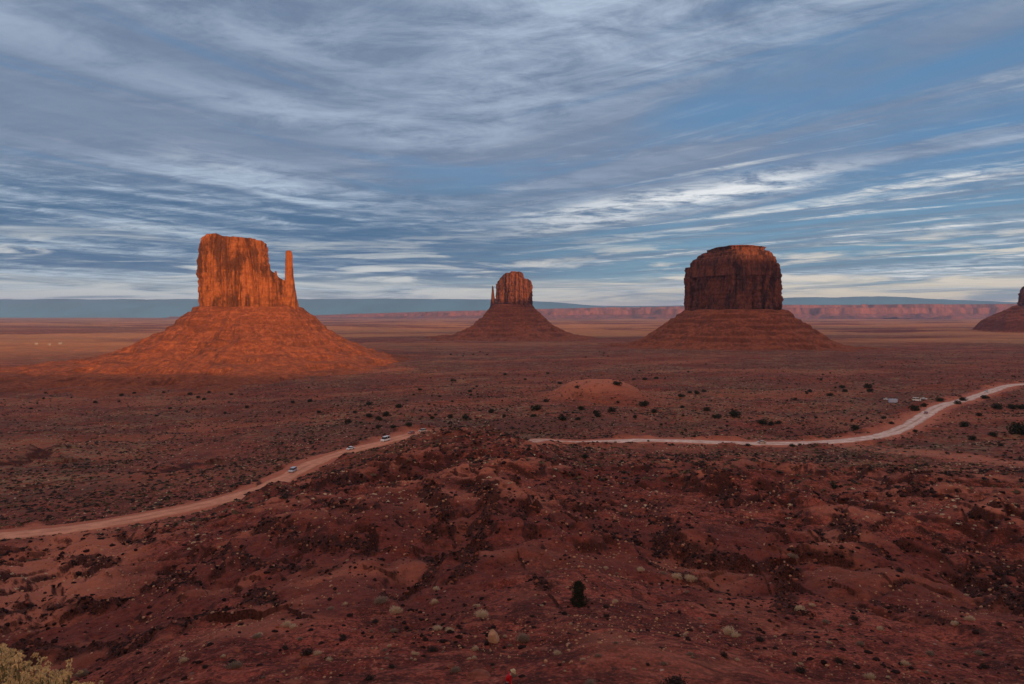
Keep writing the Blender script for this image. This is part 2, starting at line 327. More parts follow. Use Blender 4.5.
# ------------------------------------------------------------------ mesh helpers
def mesh_grid(name, X, Y, Z, mat, parent=None, wrap=False, attrs=None, smooth_=True, flip=False):
    nr, nc = X.shape
    me = bpy.data.meshes.new(name); co = np.stack([X.ravel(), Y.ravel(), Z.ravel()], 1).astype(np.float32)
    idx = np.arange(nr*nc).reshape(nr, nc)
    if wrap: nx = np.roll(idx, -1, 1); a, b = idx[:-1], nx[:-1]; c_, d = nx[1:], idx[1:]
    else: a, b, c_, d = idx[:-1, :-1], idx[:-1, 1:], idx[1:, 1:], idx[1:, :-1]
    q = np.stack([a.ravel(), b.ravel(), c_.ravel(), d.ravel()], 1)
    if flip: q = q[:, ::-1]
    set_mesh(me, co, q, smooth_)
    for k, v in (attrs or {}).items():
        at = me.attributes.new(k, 'FLOAT', 'POINT'); at.data.foreach_set('value', np.asarray(v, np.float32).ravel())
    me.materials.append(mat); o = bpy.data.objects.new(name, me); C.objects.link(o); o.parent = parent
    return o
def set_mesh(me, co, q, smooth_=False):
    nv, nf, k = len(co), len(q), q.shape[1]
    me.vertices.add(nv); me.vertices.foreach_set('co', np.asarray(co, np.float32).ravel())
    me.loops.add(nf*k); me.loops.foreach_set('vertex_index', q.astype(np.int32).ravel())
    me.polygons.add(nf); me.polygons.foreach_set('loop_start', np.arange(0, nf*k, k, dtype=np.int32))
    me.polygons.foreach_set('use_smooth', np.full(nf, smooth_))
    me.update(calc_edges=True)
def obj(name, bm, mat, parent=None, smooth_=False):
    me = bpy.data.meshes.new(name); bm.to_mesh(me); bm.free(); me.materials.append(mat)
    if smooth_: me.polygons.foreach_set('use_smooth', [True]*len(me.polygons))
    o = bpy.data.objects.new(name, me); C.objects.link(o); o.parent = parent; return o
def tag(o, label=None, cat=None, group=None, kind=None):
    if label: o['label'] = label
    if cat: o['category'] = cat
    if group: o['group'] = group
    if kind: o['kind'] = kind
    return o
def empty(name, loc, label=None, cat=None, group=None, rz=0):
    o = bpy.data.objects.new(name, None); C.objects.link(o); o.location = loc; o.rotation_euler = (0, 0, rz); o.empty_display_size = 0.5
    return tag(o, label, cat, group)
def dup(root, loc, rz=0, sc=(1, 1, 1), label=None, group=None, rot=None):
    r = root.copy(); C.objects.link(r); r.location = loc; r.rotation_euler = rot or (0, 0, rz); r.scale = sc
    if label: r['label'] = label
    if group: r['group'] = group
    for ch in list(root.children):
        c_ = ch.copy(); C.objects.link(c_); c_.parent = r
        for g in ch.children:
            d = g.copy(); C.objects.link(d); d.parent = c_
    return r

# ------------------------------------------------------------------ materials
def new_mat(name, rough=0.95):
    m = bpy.data.materials.new(name); m.use_nodes = True; n = NT(m.node_tree); b = m.node_tree.nodes['Principled BSDF']
    b.inputs['Roughness'].default_value = rough; b.inputs['Specular IOR Level'].default_value = 0.12
    return m, n, b
def simple(name, col, rough=0.9, spec=0.15, metal=0.0, var=0.25, scale=3.0):
    m, n, b = new_mat(name, rough); b.inputs['Specular IOR Level'].default_value = spec; b.inputs['Metallic'].default_value = metal
    t = n.new('ShaderNodeTexCoord'); f = n.noise(t.outputs['Object'], scale, 4, 0.6)
    n.put(b.inputs['Base Color'], n.mix(n.ramp(f, 0.3, 0.7), tuple(c*(1-var) for c in col), tuple(min(c*(1+var), .9) for c in col)))
    return m
def at(n, name): a = n.new('ShaderNodeAttribute'); a.attribute_name = name; return a.outputs['Fac']

g_m, n, b = new_mat('red_earth')
geo = n.new('ShaderNodeNewGeometry'); pos = geo.outputs['Position']
big_ = n.noise(pos, 0.012, 4, 0.6); md = n.noise(pos, 0.10, 5, 0.6); sm = n.noise(pos, 0.9, 5, 0.65); ti = n.noise(pos, 4.0, 3, 0.6)
red = n.mix(n.ramp(md, 0.35, 0.65), (0.185, 0.028, 0.018), (0.440, 0.084, 0.050))
red = n.mix(n.math('MULTIPLY', n.ramp(big_, 0.42, 0.66), 0.6), red, (0.42, 0.108, 0.055))
red = n.mix(n.math('MULTIPLY', n.ramp(sm, 0.50, 0.66), 0.65), red, (0.100, 0.022, 0.014))
st1 = n.noise(n.mapping(pos, (0.035, 0.035, 1.15)), 1.0, 4, 0.65, 0.5)
red = n.mix(n.math('MULTIPLY', n.ramp(st1, 0.50, 0.56), n.math('MULTIPLY', n.ramp(md, 0.30, 0.55), 0.75)), red, (0.090, 0.020, 0.014))
red = n.mix(n.math('MULTIPLY', n.ramp(st1, 0.44, 0.38), 0.5), red, (0.46, 0.115, 0.070))
g1 = n.noise(pos, 1.5, 3, 0.6); g2_ = n.noise(pos, 0.42, 4, 0.62)
red = n.mix(n.math('MULTIPLY', n.ramp(g2_, 0.52, 0.60), 0.62), red, (0.070, 0.017, 0.012))
red = n.mix(n.math('MULTIPLY', n.ramp(g2_, 0.42, 0.35), 0.45), red, (0.50, 0.128, 0.078))
red = n.mix(n.math('MULTIPLY', n.ramp(g1, 0.53, 0.61), 0.75), red, (0.055, 0.015, 0.011))
red = n.mix(n.math('MULTIPLY', n.ramp(g1, 0.40, 0.33), 0.6), red, (0.58, 0.165, 0.100))
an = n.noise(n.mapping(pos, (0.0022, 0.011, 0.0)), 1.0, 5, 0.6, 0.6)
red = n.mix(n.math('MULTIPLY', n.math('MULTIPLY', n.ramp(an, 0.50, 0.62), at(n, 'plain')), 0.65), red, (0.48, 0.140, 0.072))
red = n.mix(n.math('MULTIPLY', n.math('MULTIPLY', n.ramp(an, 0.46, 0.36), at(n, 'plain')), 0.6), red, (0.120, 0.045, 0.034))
red = n.mix(n.math('MULTIPLY', n.ramp(ti, 0.48, 0.60), 0.62), red, (0.085, 0.022, 0.015))
red = n.mix(n.math('MULTIPLY', n.ramp(ti, 0.42, 0.34), 0.45), red, (0.54, 0.150, 0.090))
red = n.mix(n.math('MULTIPLY', n.ramp(n.noise(pos, 0.35, 5, 0.7), 0.54, 0.68), 0.55), red, (0.48, 0.128, 0.072))
red = n.mix(n.math('MULTIPLY', at(n, 'shale'), 0.72), red, n.mix(n.ramp(sm, 0.35, 0.6), (0.100, 0.019, 0.014), (0.215, 0.045, 0.030)))
red = n.mix(n.math('MULTIPLY', at(n, 'pale'), n.math('ADD', 0.45, n.math('MULTIPLY', md, 0.7))), red, (0.60, 0.175, 0.098))
rk = n.mix(n.ramp(ti, 0.35, 0.65), (0.014, 0.006, 0.005), (0.115, 0.032, 0.021))
# beds showing on steep faces
sz = n.new('ShaderNodeSeparateXYZ'); n.l.new(geo.outputs['True Normal'], sz.inputs[0])
steep = n.ramp(n.math('ADD', sz.outputs[2], n.math('MULTIPLY', n.math('SUBTRACT', sm, 0.5), 0.3)), 0.90, 0.70)
red = n.mix(n.math('MULTIPLY', steep, 0.75), red, (0.085, 0.024, 0.015))
red = n.mix(n.math('MULTIPLY', at(n, 'rock'), 0.88), red, rk)
# pale and dark chips of stone
vo = n.new('ShaderNodeTexVoronoi'); n.put(vo.inputs['Vector'], pos); vo.inputs['Scale'].default_value = 0.9
chip = n.ramp(vo.outputs['Distance'], 0.20, 0.12); vc = n.new('ShaderNodeSeparateXYZ'); n.l.new(vo.outputs['Color'], vc.inputs[0])
red = n.mix(n.math('MULTIPLY', chip, n.ramp(vc.outputs[0], 0.86, 0.90)), red, (0.55, 0.28, 0.20))
red = n.mix(n.math('MULTIPLY', n.math('MULTIPLY', chip, n.ramp(vc.outputs[1], 0.62, 0.66)), 0.7), red, (0.085, 0.030, 0.026))
red = n.mix(n.math('MULTIPLY', at(n, 'sand'), n.math('ADD', 0.4, n.math('MULTIPLY', big_, 0.8))), red, (0.62, 0.235, 0.090))  # glow of the sunlit strips put into the far plain's colour
# thin scrub and grass tint on the plain
vg = at(n, 'veg'); sp = n.noise(pos, 0.22, 5, 0.7)
scr = n.mix(n.ramp(n.noise(pos, 0.03, 3, 0.6), 0.38, 0.62), (0.140, 0.070, 0.045), (0.300, 0.165, 0.090))
red = n.mix(n.math('MULTIPLY', vg, n.ramp(sp, 0.44, 0.60)), red, scr)
vd = n.new('ShaderNodeTexVoronoi'); n.put(vd.inputs['Vector'], pos); vd.inputs['Scale'].default_value = 0.16
dots = n.ramp(vd.outputs['Distance'], 0.26, 0.16)
red = n.mix(n.math('MULTIPLY', n.math('MULTIPLY', dots, vg), 0.85), red, (0.050, 0.040, 0.028))
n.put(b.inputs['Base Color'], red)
bp = n.new('ShaderNodeBump'); bp.inputs['Strength'].default_value = 1.0; bp.inputs['Distance'].default_value = 0.55
n.put(bp.inputs['Height'], n.math('ADD', sm, n.math('MULTIPLY', chip, 0.25))); n.l.new(bp.outputs[0], b.inputs['Normal'])

r_m, n, b = new_mat('packed_dust')
geo = n.new('ShaderNodeNewGeometry'); sp_ = n.new('ShaderNodeSeparateXYZ'); n.l.new(geo.outputs['Position'], sp_.inputs[0])
f = n.noise(geo.outputs['Position'], 0.25, 4, 0.6)
col = n.mix(n.ramp(sp_.outputs[0], -40, 60), (0.78, 0.310, 0.185), (0.86, 0.60, 0.49))
rut = at(n, 'rut'); f2 = n.noise(geo.outputs['Position'], 0.06, 4, 0.6)
col = n.mix(n.math('MULTIPLY', rut, n.ramp(f2, 0.35, 0.6)), col, (0.36, 0.120, 0.070))
n.put(b.inputs['Base Color'], n.mix(n.math('MULTIPLY', n.ramp(f, 0.35, 0.65), 0.5), col, (0.46, 0.17, 0.10)))

def rock_mat(name, c1, c2, dark, zscale=0.045, streak=0.045, strata=0.12):
    m, n, b = new_mat(name); g = n.new('ShaderNodeNewGeometry'); p = g.outputs['Position']
    v = n.math('ADD', n.math('MULTIPLY', n.noise(n.mapping(p, (1, 1, 0.16)), streak, 6, 0.68, 1.2), 0.6), n.math('MULTIPLY', n.noise(n.mapping(p, (1, 1, 0.6)), streak*0.55, 5, 0.65, 1.0), 0.4))
    hz = n.noise(n.mapping(p, (0.15, 0.15, 1.0)), strata, 4, 0.6)
    fn = n.noise(p, 0.16, 6, 0.68)
    c_ = n.mix(n.ramp(fn, 0.3, 0.7), c1, c2)
    c_ = n.mix(n.math('MULTIPLY', n.ramp(v, 0.45, 0.57), 0.85), c_, dark)
    c_ = n.mix(n.math('MULTIPLY', n.ramp(hz, 0.52, 0.66), 0.45), c_, tuple(k*0.55 for k in c1))
    n.put(b.inputs['Base Color'], c_)
    bp = n.new('ShaderNodeBump'); bp.inputs['Strength'].default_value = 0.9; bp.inputs['Distance'].default_value = 4.0
    n.put(bp.inputs['Height'], n.math('ADD', n.math('MULTIPLY', v, 0.8), n.math('ADD', fn, n.math('MULTIPLY', hz, 0.5)))); n.l.new(bp.outputs[0], b.inputs['Normal'])
    return m
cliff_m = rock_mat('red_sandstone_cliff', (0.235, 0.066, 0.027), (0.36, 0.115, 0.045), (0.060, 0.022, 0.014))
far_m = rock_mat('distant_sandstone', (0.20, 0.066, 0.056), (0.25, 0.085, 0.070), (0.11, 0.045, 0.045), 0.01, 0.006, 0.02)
cliff_shade_m = rock_mat('shaded_sandstone_cliff', (0.120, 0.038, 0.025), (0.215, 0.072, 0.042), (0.028, 0.013, 0.012))  # same stone as the first cliff, darkened to put shade into its colour
tal_m, n, b = new_mat('talus_rubble'); g = n.new('ShaderNodeNewGeometry'); p = g.outputs['Position']
hz = n.noise(n.mapping(p, (0.05, 0.05, 1.0)), 0.13, 5, 0.65); fn = n.noise(p, 0.10, 7, 0.72)
c_ = n.mix(n.ramp(fn, 0.3, 0.7), (0.185, 0.041, 0.019), (0.36, 0.102, 0.045))
c_ = n.mix(n.math('MULTIPLY', n.math('MULTIPLY', n.ramp(hz, 0.46, 0.60), n.ramp(n.noise(p, 0.02, 3, 0.6), 0.40, 0.60)), 0.6), c_, (0.115, 0.030, 0.018))
tn = n.new('ShaderNodeSeparateXYZ'); n.l.new(g.outputs['True Normal'], tn.inputs[0])
c_ = n.mix(n.math('MULTIPLY', n.ramp(n.math('ADD', tn.outputs[2], n.math('MULTIPLY', n.math('SUBTRACT', fn, 0.5), 0.4)), 0.80, 0.62), 0.6), c_, (0.095, 0.030, 0.018))
c_ = n.mix(n.math('MULTIPLY', n.ramp(n.noise(p, 0.16, 5, 0.75), 0.54, 0.64), 0.6), c_, (0.085, 0.032, 0.022))
c_ = n.mix(n.math('MULTIPLY', n.ramp(n.noise(p, 0.22, 5, 0.8), 0.57, 0.66), 0.6), c_, (0.54, 0.185, 0.09))
n.put(b.inputs['Base Color'], c_)
bp = n.new('ShaderNodeBump'); bp.inputs['Strength'].default_value = 0.9; bp.inputs['Distance'].default_value = 3.0
n.put(bp.inputs['Height'], n.math('ADD', fn, hz)); n.l.new(bp.outputs[0], b.inputs['Normal'])
mtn_m = simple('far_mountain', (0.05, 0.20, 0.34), var=0.15, scale=0.0005)  # blue of the haze put into the mountain colour

# ------------------------------------------------------------------ ground
phf = np.linspace(-R(42), R(42), 930)
phb = np.concatenate([np.linspace(R(42), R(318), 150)[1:-1]])
PHI = np.concatenate([phf, phb])
RR = np.concatenate([np.geomspace(1.0, 32, 110)[:-1], np.geomspace(32, 3000, 930)[:-1], np.geomspace(3000, 46000, 250)])
pp, rr = np.meshgrid(PHI, RR)
GX, GY = rr*np.sin(pp), rr*np.cos(pp)
z, rock, pale, veg, dr, sand, shale = land(GX, GY, 2)
gr_ = np.gradient(z, axis=0)/np.gradient(RR)[:, None]; gc_ = (np.roll(z, -1, 1)-np.roll(z, 1, 1))/(np.hypot(np.roll(GX, -1, 1)-np.roll(GX, 1, 1), np.roll(GY, -1, 1)-np.roll(GY, 1, 1))+1e-6)
SL = np.hypot(gr_, gc_).ravel(); gxf, gyf = GX.ravel(), GY.ravel(); rf = np.hypot(gxf, gyf)
sr = sstep(SL+0.35*fbm(gxf/4, gyf/4, 3), 0.62, 0.95)*(rf > 55)*(rf < 1500)*(dr > 9); rock = np.maximum(rock, sr*0.9)
GX = np.concatenate([np.zeros((1, GX.shape[1])), GX]); GY = np.concatenate([np.zeros((1, GY.shape[1])), GY]); z = np.concatenate([np.full((1, z.shape[1]), -1.9), z])
pad = np.zeros(GX.shape[1])
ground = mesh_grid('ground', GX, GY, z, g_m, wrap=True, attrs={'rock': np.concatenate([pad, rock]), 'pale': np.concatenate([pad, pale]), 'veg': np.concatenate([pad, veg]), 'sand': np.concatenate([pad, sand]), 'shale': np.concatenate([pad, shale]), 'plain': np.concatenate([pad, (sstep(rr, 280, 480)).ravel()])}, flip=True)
tag(ground, kind='structure')

# road ribbon, laid on the graded bed, with ragged edges
t_ = np.gradient(ROAD, axis=0); t_ /= np.hypot(t_[:, 0], t_[:, 1])[:, None]; nrm = np.stack([-t_[:, 1], t_[:, 0]], 1)
RD = resample(ROAD, 1.5); s0 = np.linspace(0, 1, len(ROAD)); s1 = np.linspace(0, 1, len(RD))
nx = np.interp(s1, s0, nrm[:, 0]); ny = np.interp(s1, s0, nrm[:, 1])
ww = np.array([-1, -0.9, -0.7, -0.45, -.2, 0, 0.2, 0.45, 0.7, 0.9, 1.0])*5.6; rut = np.array([.9, .8, .25, .0, .1, .7, .1, 0, .25, .8, .9])
ed = 1+0.35*fbm(RD[:, 0]/14, RD[:, 1]/14, 4)
RX = RD[:, :1]+nx[:, None]*ww*ed[:, None]; RY = RD[:, 1:]+ny[:, None]*ww*ed[:, None]
RZ = land(RX, RY)+0.16; RZ[:, 0] -= 0.5; RZ[:, -1] -= 0.5
tag(mesh_grid('dirt_road', RX, RY, RZ, r_m, flip=True, attrs={'rut': np.broadcast_to(rut, RX.shape)}), kind='structure')

# ------------------------------------------------------------------ buttes
def unit_shape(nt_, rot=0.0, power=3.0, asp=1.0, wob=0.06, seed=0):
    th = np.linspace(0, 2*np.pi, nt_, endpoint=False)
    ca, sa = np.cos(th), np.sin(th); r = (np.abs(ca)**power+np.abs(sa)**power)**(-1/power)
    x, y = r*ca, r*sa*asp
    r2 = 1+wob*fbm(np.cos(th)*2.2+seed, np.sin(th)*2.2, 3)*2; x, y = x*r2, y*r2
    x, y = x*math.cos(rot)-y*math.sin(rot), x*math.sin(rot)+y*math.cos(rot)
    # equal arc steps
    d = np.concatenate([[0], np.cumsum(np.hypot(np.diff(np.append(x, x[0])), np.diff(np.append(y, y[0]))))])
    t = np.linspace(0, d[-1], nt_, endpoint=False); x, y = np.interp(t, d, np.append(x, x[0])), np.interp(t, d, np.append(y, y[0]))
    x0, x1 = x.min(), x.max(); w_ = (x1-x0)/2; return (x-(x0+x1)/2)/w_, (y-(y.min()+y.max())/2)/w_  # same scale in both directions
def normals(x, y):
    tx = np.roll(x, -2)-np.roll(x, 2); ty = np.roll(y, -2)-np.roll(y, 2); L = np.hypot(tx, ty)+1e-9
    return ty/L, -tx/L
def cliff(name, parent, Yc, shape, prof, top, zb, amp, seed, nrow=110, fl=18.0, mat=None, off=(0, 0, 0), Ytop=None, sink=20):
    """a rock body: prof gives left/right edges (row, left, right) in px at distance Yc, top gives the crest line"""
    k = Yc/F; ux, uy = shape; nc = len(ux)
    zp = np.array([-(q[0]-HY)*k for q in prof]); xl = np.array([(q[1]-CX)*k for q in prof]); xr = np.array([(q[2]-CX)*k for q in prof])
    o_ = np.argsort(zp); zp, xl, xr = zp[o_], xl[o_], xr[o_]
    kt = (Ytop or Yc)/F; tx = np.array([(q[0]-CX)*k for q in top]); tz = np.array([-(q[1]-HY)*kt for q in top])
    topf = lambda X, Yw=Yc: np.interp(X/Yw*Yc, tx, tz)
    zmax = tz.max(); w0 = (xr[0]-xl[0])/2
    nx_, ny_ = normals(ux, uy); per = np.cumsum(np.hypot(np.diff(ux, prepend=ux[0]), np.diff(uy, prepend=uy[0])))*w0
    tl, tr_ = xl.copy(), xr.copy()
    for _ in range(4):                                   # widths measured at the outline, which stands nearer than the middle
        hw = (xr-xl)/2; cx = (xr+xl)/2; px_ = (cx[:, None]+hw[:, None]*ux)/(Yc+hw[:, None]*uy)*Yc
        xl = xl-(px_.min(1)-tl); xr = xr-(px_.max(1)-tr_)
    XX, YY, ZZ = [], [], []
    for t in np.linspace(0, 1, nrow):
        z = (zb-sink)+t*(zmax-zb+sink)
        for _ in range(2):
            l, r_ = np.interp(z, zp, xl), np.interp(z, zp, xr); cx, hw = (l+r_)/2, (r_-l)/2
            X = cx+hw*ux; z = (zb-sink)+t*(topf(X, Yc+hw*uy)-zb+sink)
        Y = Yc+hw*uy
        e = np.cos(per*2*np.pi/per[-1])*per[-1]/6.28; f_ = np.sin(per*2*np.pi/per[-1])*per[-1]/6.28
        flute = np.abs(perlin(e/fl+seed, f_/fl+z/260.0))+0.5*np.abs(perlin(e/(fl*.42)+seed, f_/(fl*.42)+z/120.0))
        crack = np.maximum(0, 0.16-np.abs(perlin(e/(fl*1.1)+seed*2+9, f_/(fl*1.1)+z/400.0)))/0.16
        led = perlin(z/9.0+seed, per/90)+0.6*perlin(z/3.4, per/40+seed)
        fn = fbm(e/11+seed, f_/11+z/13.0, 3)
        big_f = perlin(e/(fl*3.2)+seed, f_/(fl*3.2)+z/500.0)
        d = amp*(flute*0.55-crack*(0.5+0.9*np.abs(big_f))*1.1-0.42+led*0.18+fn*0.55+big_f*0.9)
        XX.append(X+nx_*d); YY.append(Y+ny_*d); ZZ.append(z+amp*0.1*fn)
    X0, Y0, Z0 = XX[-1], YY[-1], ZZ[-1]; cx, cy = X0.mean(), Y0.mean()
    for s in (0.97, 0.93, 0.87, 0.8, 0.7, 0.6, 0.48, 0.36, 0.24, 0.12, 0.0):
        X = cx+(X0-cx)*s; Y = cy+(Y0-cy)*s; z = topf(X, Y)+(1-s)*2+amp*0.22*perlin(X/14, Y/14+seed)*(1 if s > 0.05 else 0)
        XX.append(X); YY.append(Y); ZZ.append(np.where(s > 0.05, z, z.mean()))
    a = [np.array(v) for v in (XX, YY, ZZ)]
    px, py, pz = parent.location
    return mesh_grid(name, a[0]-px, a[1]-py, a[2]-pz, mat or cliff_m, parent)
def talus(parent, Yc, shape, row, lx, rx, prof, seed, gul=5.0, reach=420, nrow=150, strata=2.6):
    k = Yc/F; ux, uy = shape; cx, hw = ((lx+rx)/2-CX)*k, (rx-lx)/2*k
    nx_, ny_ = normals(ux, uy)
    for _ in range(3):                                   # rounder fan lower down
        nx_ = np.convolve(np.pad(nx_, 40, 'wrap'), np.ones(81)/81, 'valid'); ny_ = np.convolve(np.pad(ny_, 40, 'wrap'), np.ones(81)/81, 'valid')
    L = np.hypot(nx_, ny_); nx_, ny_ = nx_/L, ny_/L
    pd = np.array([q[0] for q in prof]); pz_ = np.array([q[1] for q in prof])
    X0, Y0 = cx+hw*ux, Yc+hw*uy; per = np.cumsum(np.hypot(np.diff(X0, prepend=X0[0]), np.diff(Y0, prepend=Y0[0])))
    e = np.cos(per*2*np.pi/per[-1])*per[-1]/6.28; f_ = np.sin(per*2*np.pi/per[-1])*per[-1]/6.28
    rows = []
    for d in np.concatenate([[-14, -6], np.geomspace(1, reach, nrow)-1]):
        X = X0+nx_*d; Y = Y0+ny_*d
        w_ = 1+0.22*fbm(e/70+seed, f_/70, 3)*np.clip(d/80, 0, 1)
        z = np.interp(d*w_, pd, pz_)
        m = np.clip(d/40, 0, 1)*np.clip((reach-d)/200, 0.1, 1)
        wq = 8*perlin(X/60, Y/60+seed); z = z-gul*1.3*m*np.abs(perlin((e+wq)/31+seed, (f_+wq)/31+d/260.0))+gul*0.8*m*fbm((e+wq)/13, f_/13+d/70.0+seed, 3)+gul*0.6*m*fbm(X/17, Y/17, 3)
        zn = z+3*fbm(X/80, Y/80+seed, 2); q = zn/(strata*5); fq = q-np.floor(q)
        z = z+strata*5*(sstep(fq, 0.7, 1.0)-fq)*0.75*np.clip(0.30+1.6*perlin(X/75+seed, Y/75+zn/24), 0, 1)
        z = z+1.5*fbm(X/9, Y/9, 3)*np.clip(d/8, 0.2, 1)
        rows.append((X, Y, z))
    a = [np.array([r_[i] for r_ in rows]) for i in range(3)]; px, py, pz = parent.location
    return mesh_grid('talus_slope', a[0]-px, a[1]-py, a[2]-pz, tal_m, parent, wrap=True, flip=True)
def wrapped(sh_):                                        # repeat the first column so that the wall closes
    return (np.append(sh_[0], sh_[0][0]), np.append(sh_[1], sh_[1][0]))
def butte(Yc, col, label):
    return empty('butte', ((col-CX)/F*Yc, Yc, -100), label, 'butte', 'sandstone buttes on the plain')
def bm_px(d): return d
# mesh_grid with wrap handles closing, so cliffs use wrap too
_mg = mesh_grid
def cliff_wrap(*a, **k):
    global mesh_grid
    def mg(name, X, Y, Z, mat, parent=None, **kk): return _mg(name, X, Y, Z, mat, parent, wrap=True, smooth_=True)
    mesh_grid = mg
    try: return cliff(*a, **k)
    finally: mesh_grid = _mg

# butte with the slender spire on its right
W = butte(1450, 248, 'sunlit orange butte with a slender rock spire on its right, nearest of the buttes')
shW = unit_shape(760, R(8), 3.6, 0.85, 0.07, 1.0)
cliff_wrap('cliff_block', W, 1450, shW, [(345,196,274),(308,198,274),(290,197,273),(262,196.5,271),(250,197.5,269),(240,200,268),(233,202,267)],
      [(196,245),(198,241),(201,236.5),(207,233.5),(216,233.6),(224,236.5),(232,236.2),(244,237.2),(255,237.8),(262,240),(268,241.5),(271,246)], 15, 9, 1.3, Ytop=1400)
shS = unit_shape(520, R(-6), 3.0, 0.62, 0.08, 4.0)
cliff_wrap('cliff_shoulder', W, 1450, shS, [(345,230,302),(308,232,299.5),(295,236,297),(280,240,294.5),(274,242,292)],
      [(236,262),(268,264),(271,271),(276,273.5),(279,277.5),(284,280),(289,279),(293,281),(296,288),(299,297)], 15, 6.5, 2.7, Ytop=1400, nrow=70)
shP = unit_shape(200, 0, 2.6, 0.9, 0.06, 2.0)
cliff_wrap('rock_spire', W, 1432, shP, [(300,281.5,297),(284,283.6,294.5),(276,284.4,293.4),(265,284.6,292.6),(256,284.8,292.2),(251,285.2,291.4)],
      [(283,252),(286,251.2),(290,251),(293,252)], -20, 1.5, 5.1, nrow=80, fl=7, Ytop=1432, sink=0)
cliff_wrap('rock_spire', W, 1425, shP, [(300,272,281),(285,273,279.5),(276,274,277.6),(272,274.5,277)], [(273,272.5),(275,271.5),(277,271.8),(279,274)], -10, 1.3, 7.7, nrow=40, fl=6, Ytop=1425, sink=0)
shT = unit_shape(900, 0, 2.4, 0.70, 0.05, 3.0)
talus(W, 1450, shT, 306, 197, 300, [(-20,18),(0,15),(8,8),(16,1),(28,-6),(36,-14),(60,-33),(95,-51),(120,-64),(150,-75),(200,-89),(240,-97),(290,-104),(360,-110),(440,-114),(560,-121)], 1.0, 6.0, reach=560)

E = butte(3000, 513, 'small far butte with a thin spire on its left, its cliff top lit orange')
shE = unit_shape(560, R(-12), 3.4, 0.9, 0.08, 6.0)
cliff_wrap('cliff_block', E, 3000, shE, [(320,494,535),(306,496,533),(292,497,532.4),(284,497.4,532),(270,498,531)],
      [(496,285),(498.8,281),(500.5,278),(503,274.6),(506,272.8),(510,272.6),(511,271.0),(520,271.4),(522.5,273),(523.5,278.2),(528,278.8),(531,279.6),(532,284)], 35, 13, 3.3, fl=34, Ytop=2920, mat=cliff_shade_m)
shp2 = unit_shape(160, 0, 2.6, 0.9, 0.06, 9.0)
cliff_wrap('rock_spire', E, 2990, shp2, [(318,488.5,499),(306,490,498),(300,490.6,497),(295,491.2,494.8),(287,491.8,493.8)], [(490,287.5),(492.5,286),(493.5,287),(494.6,290),(496,296),(499,299)], 20, 3.5, 3.9, nrow=60, fl=18, Ytop=2990, mat=cliff_shade_m)
shT2 = unit_shape(700, 0, 2.4, 0.85, 0.05, 8.0)
talus(E, 3000, shT2, 306, 491, 533, [(-20,45),(0,38),(12,22),(57,-19),(92,-50),(132,-69),(170,-84),(220,-95),(280,-102),(420,-110),(560,-116)], 5.0, 9.0, reach=600, strata=4)

Mk = butte(1950, 732, 'broad dark red butte on the right, only its stepped flat crown sunlit')
shM = unit_shape(860, R(22), 6.0, 1.5, 0.04, 12.0); 
cliff_wrap('cliff_block', Mk, 1950, shM, [(345,683,781),(311,684.5,780),(290,685,779.3),(275,685.6,778.6),(264,686.5,776.5),(258,689,774)],
      [(684,266),(686.5,263),(692,262.6),(693,260),(772,260),(776,261.5),(779,265)], 8, 11, 9.1, fl=20, Ytop=1830, mat=cliff_shade_m)
shM2 = unit_shape(700, R(22), 5.0, 1.4, 0.05, 13.0)
cliff_wrap('upper_cliff', Mk, 1950, shM2, [(275,688,777.5),(262,689.5,777),(258.5,692,776),(258,695.5,774),(254.5,697,773),(254,700,771),(249,702,769.5)],
      [(690,249.6),(730,249.2),(776,249.8)], 130, 4.0, 15.1, nrow=60, fl=15, Ytop=1860, sink=25, mat=cliff_shade_m)
shM3 = unit_shape(560, R(22), 5.0, 1.2, 0.07, 21.0)
cliff_wrap('cap_rock', Mk, 1950, shM3, [(256,707,764),(249.7,706.5,765),(248.6,704.5,767),(244,705,766.5)], [(700,247),(710,246.4),(718,245.2),(740,244.8),(757,245.0),(766,246.0)], 165, 3.0, 19.1, nrow=30, fl=11, Ytop=1870, sink=10, mat=cliff_shade_m)
shT3 = unit_shape(860, R(12), 2.6, 1.15, 0.05, 10.0)
talus(Mk, 1950, shT3, 311, 685, 779.5, [(-20,14),(0,10),(10,2),(53,-32),(100,-63),(112,-72),(145,-83),(185,-91),(250,-96),(400,-102)], 9.0, 6.0, reach=420, strata=3)

Q = butte(4000, 1052, 'shaded dark purple butte cut off by the right edge of the picture')
shQ = unit_shape(420, R(10), 3.4, 0.8, 0.07, 16.0)
cliff_wrap('cliff_block', Q, 4000, shQ, [(320,1016,1090),(306,1017,1088),(292,1018.5,1086),(286,1021,1084)], [(1016,293),(1019,289.5),(1022,286.5),(1030,282.5),(1060,280),(1086,284)], 52, 15, 17.3, fl=44, Ytop=3940, mat=cliff_shade_m)
talus(Q, 4000, unit_shape(500, 0, 2.4, 0.85, 0.05, 18.0), 306, 1020, 1085, [(-20,54),(0,47),(60,14),(115,-12),(150,-32),(172,-60),(195,-92),(240,-110),(320,-120)], 13.0, 7.0, reach=300, strata=4)

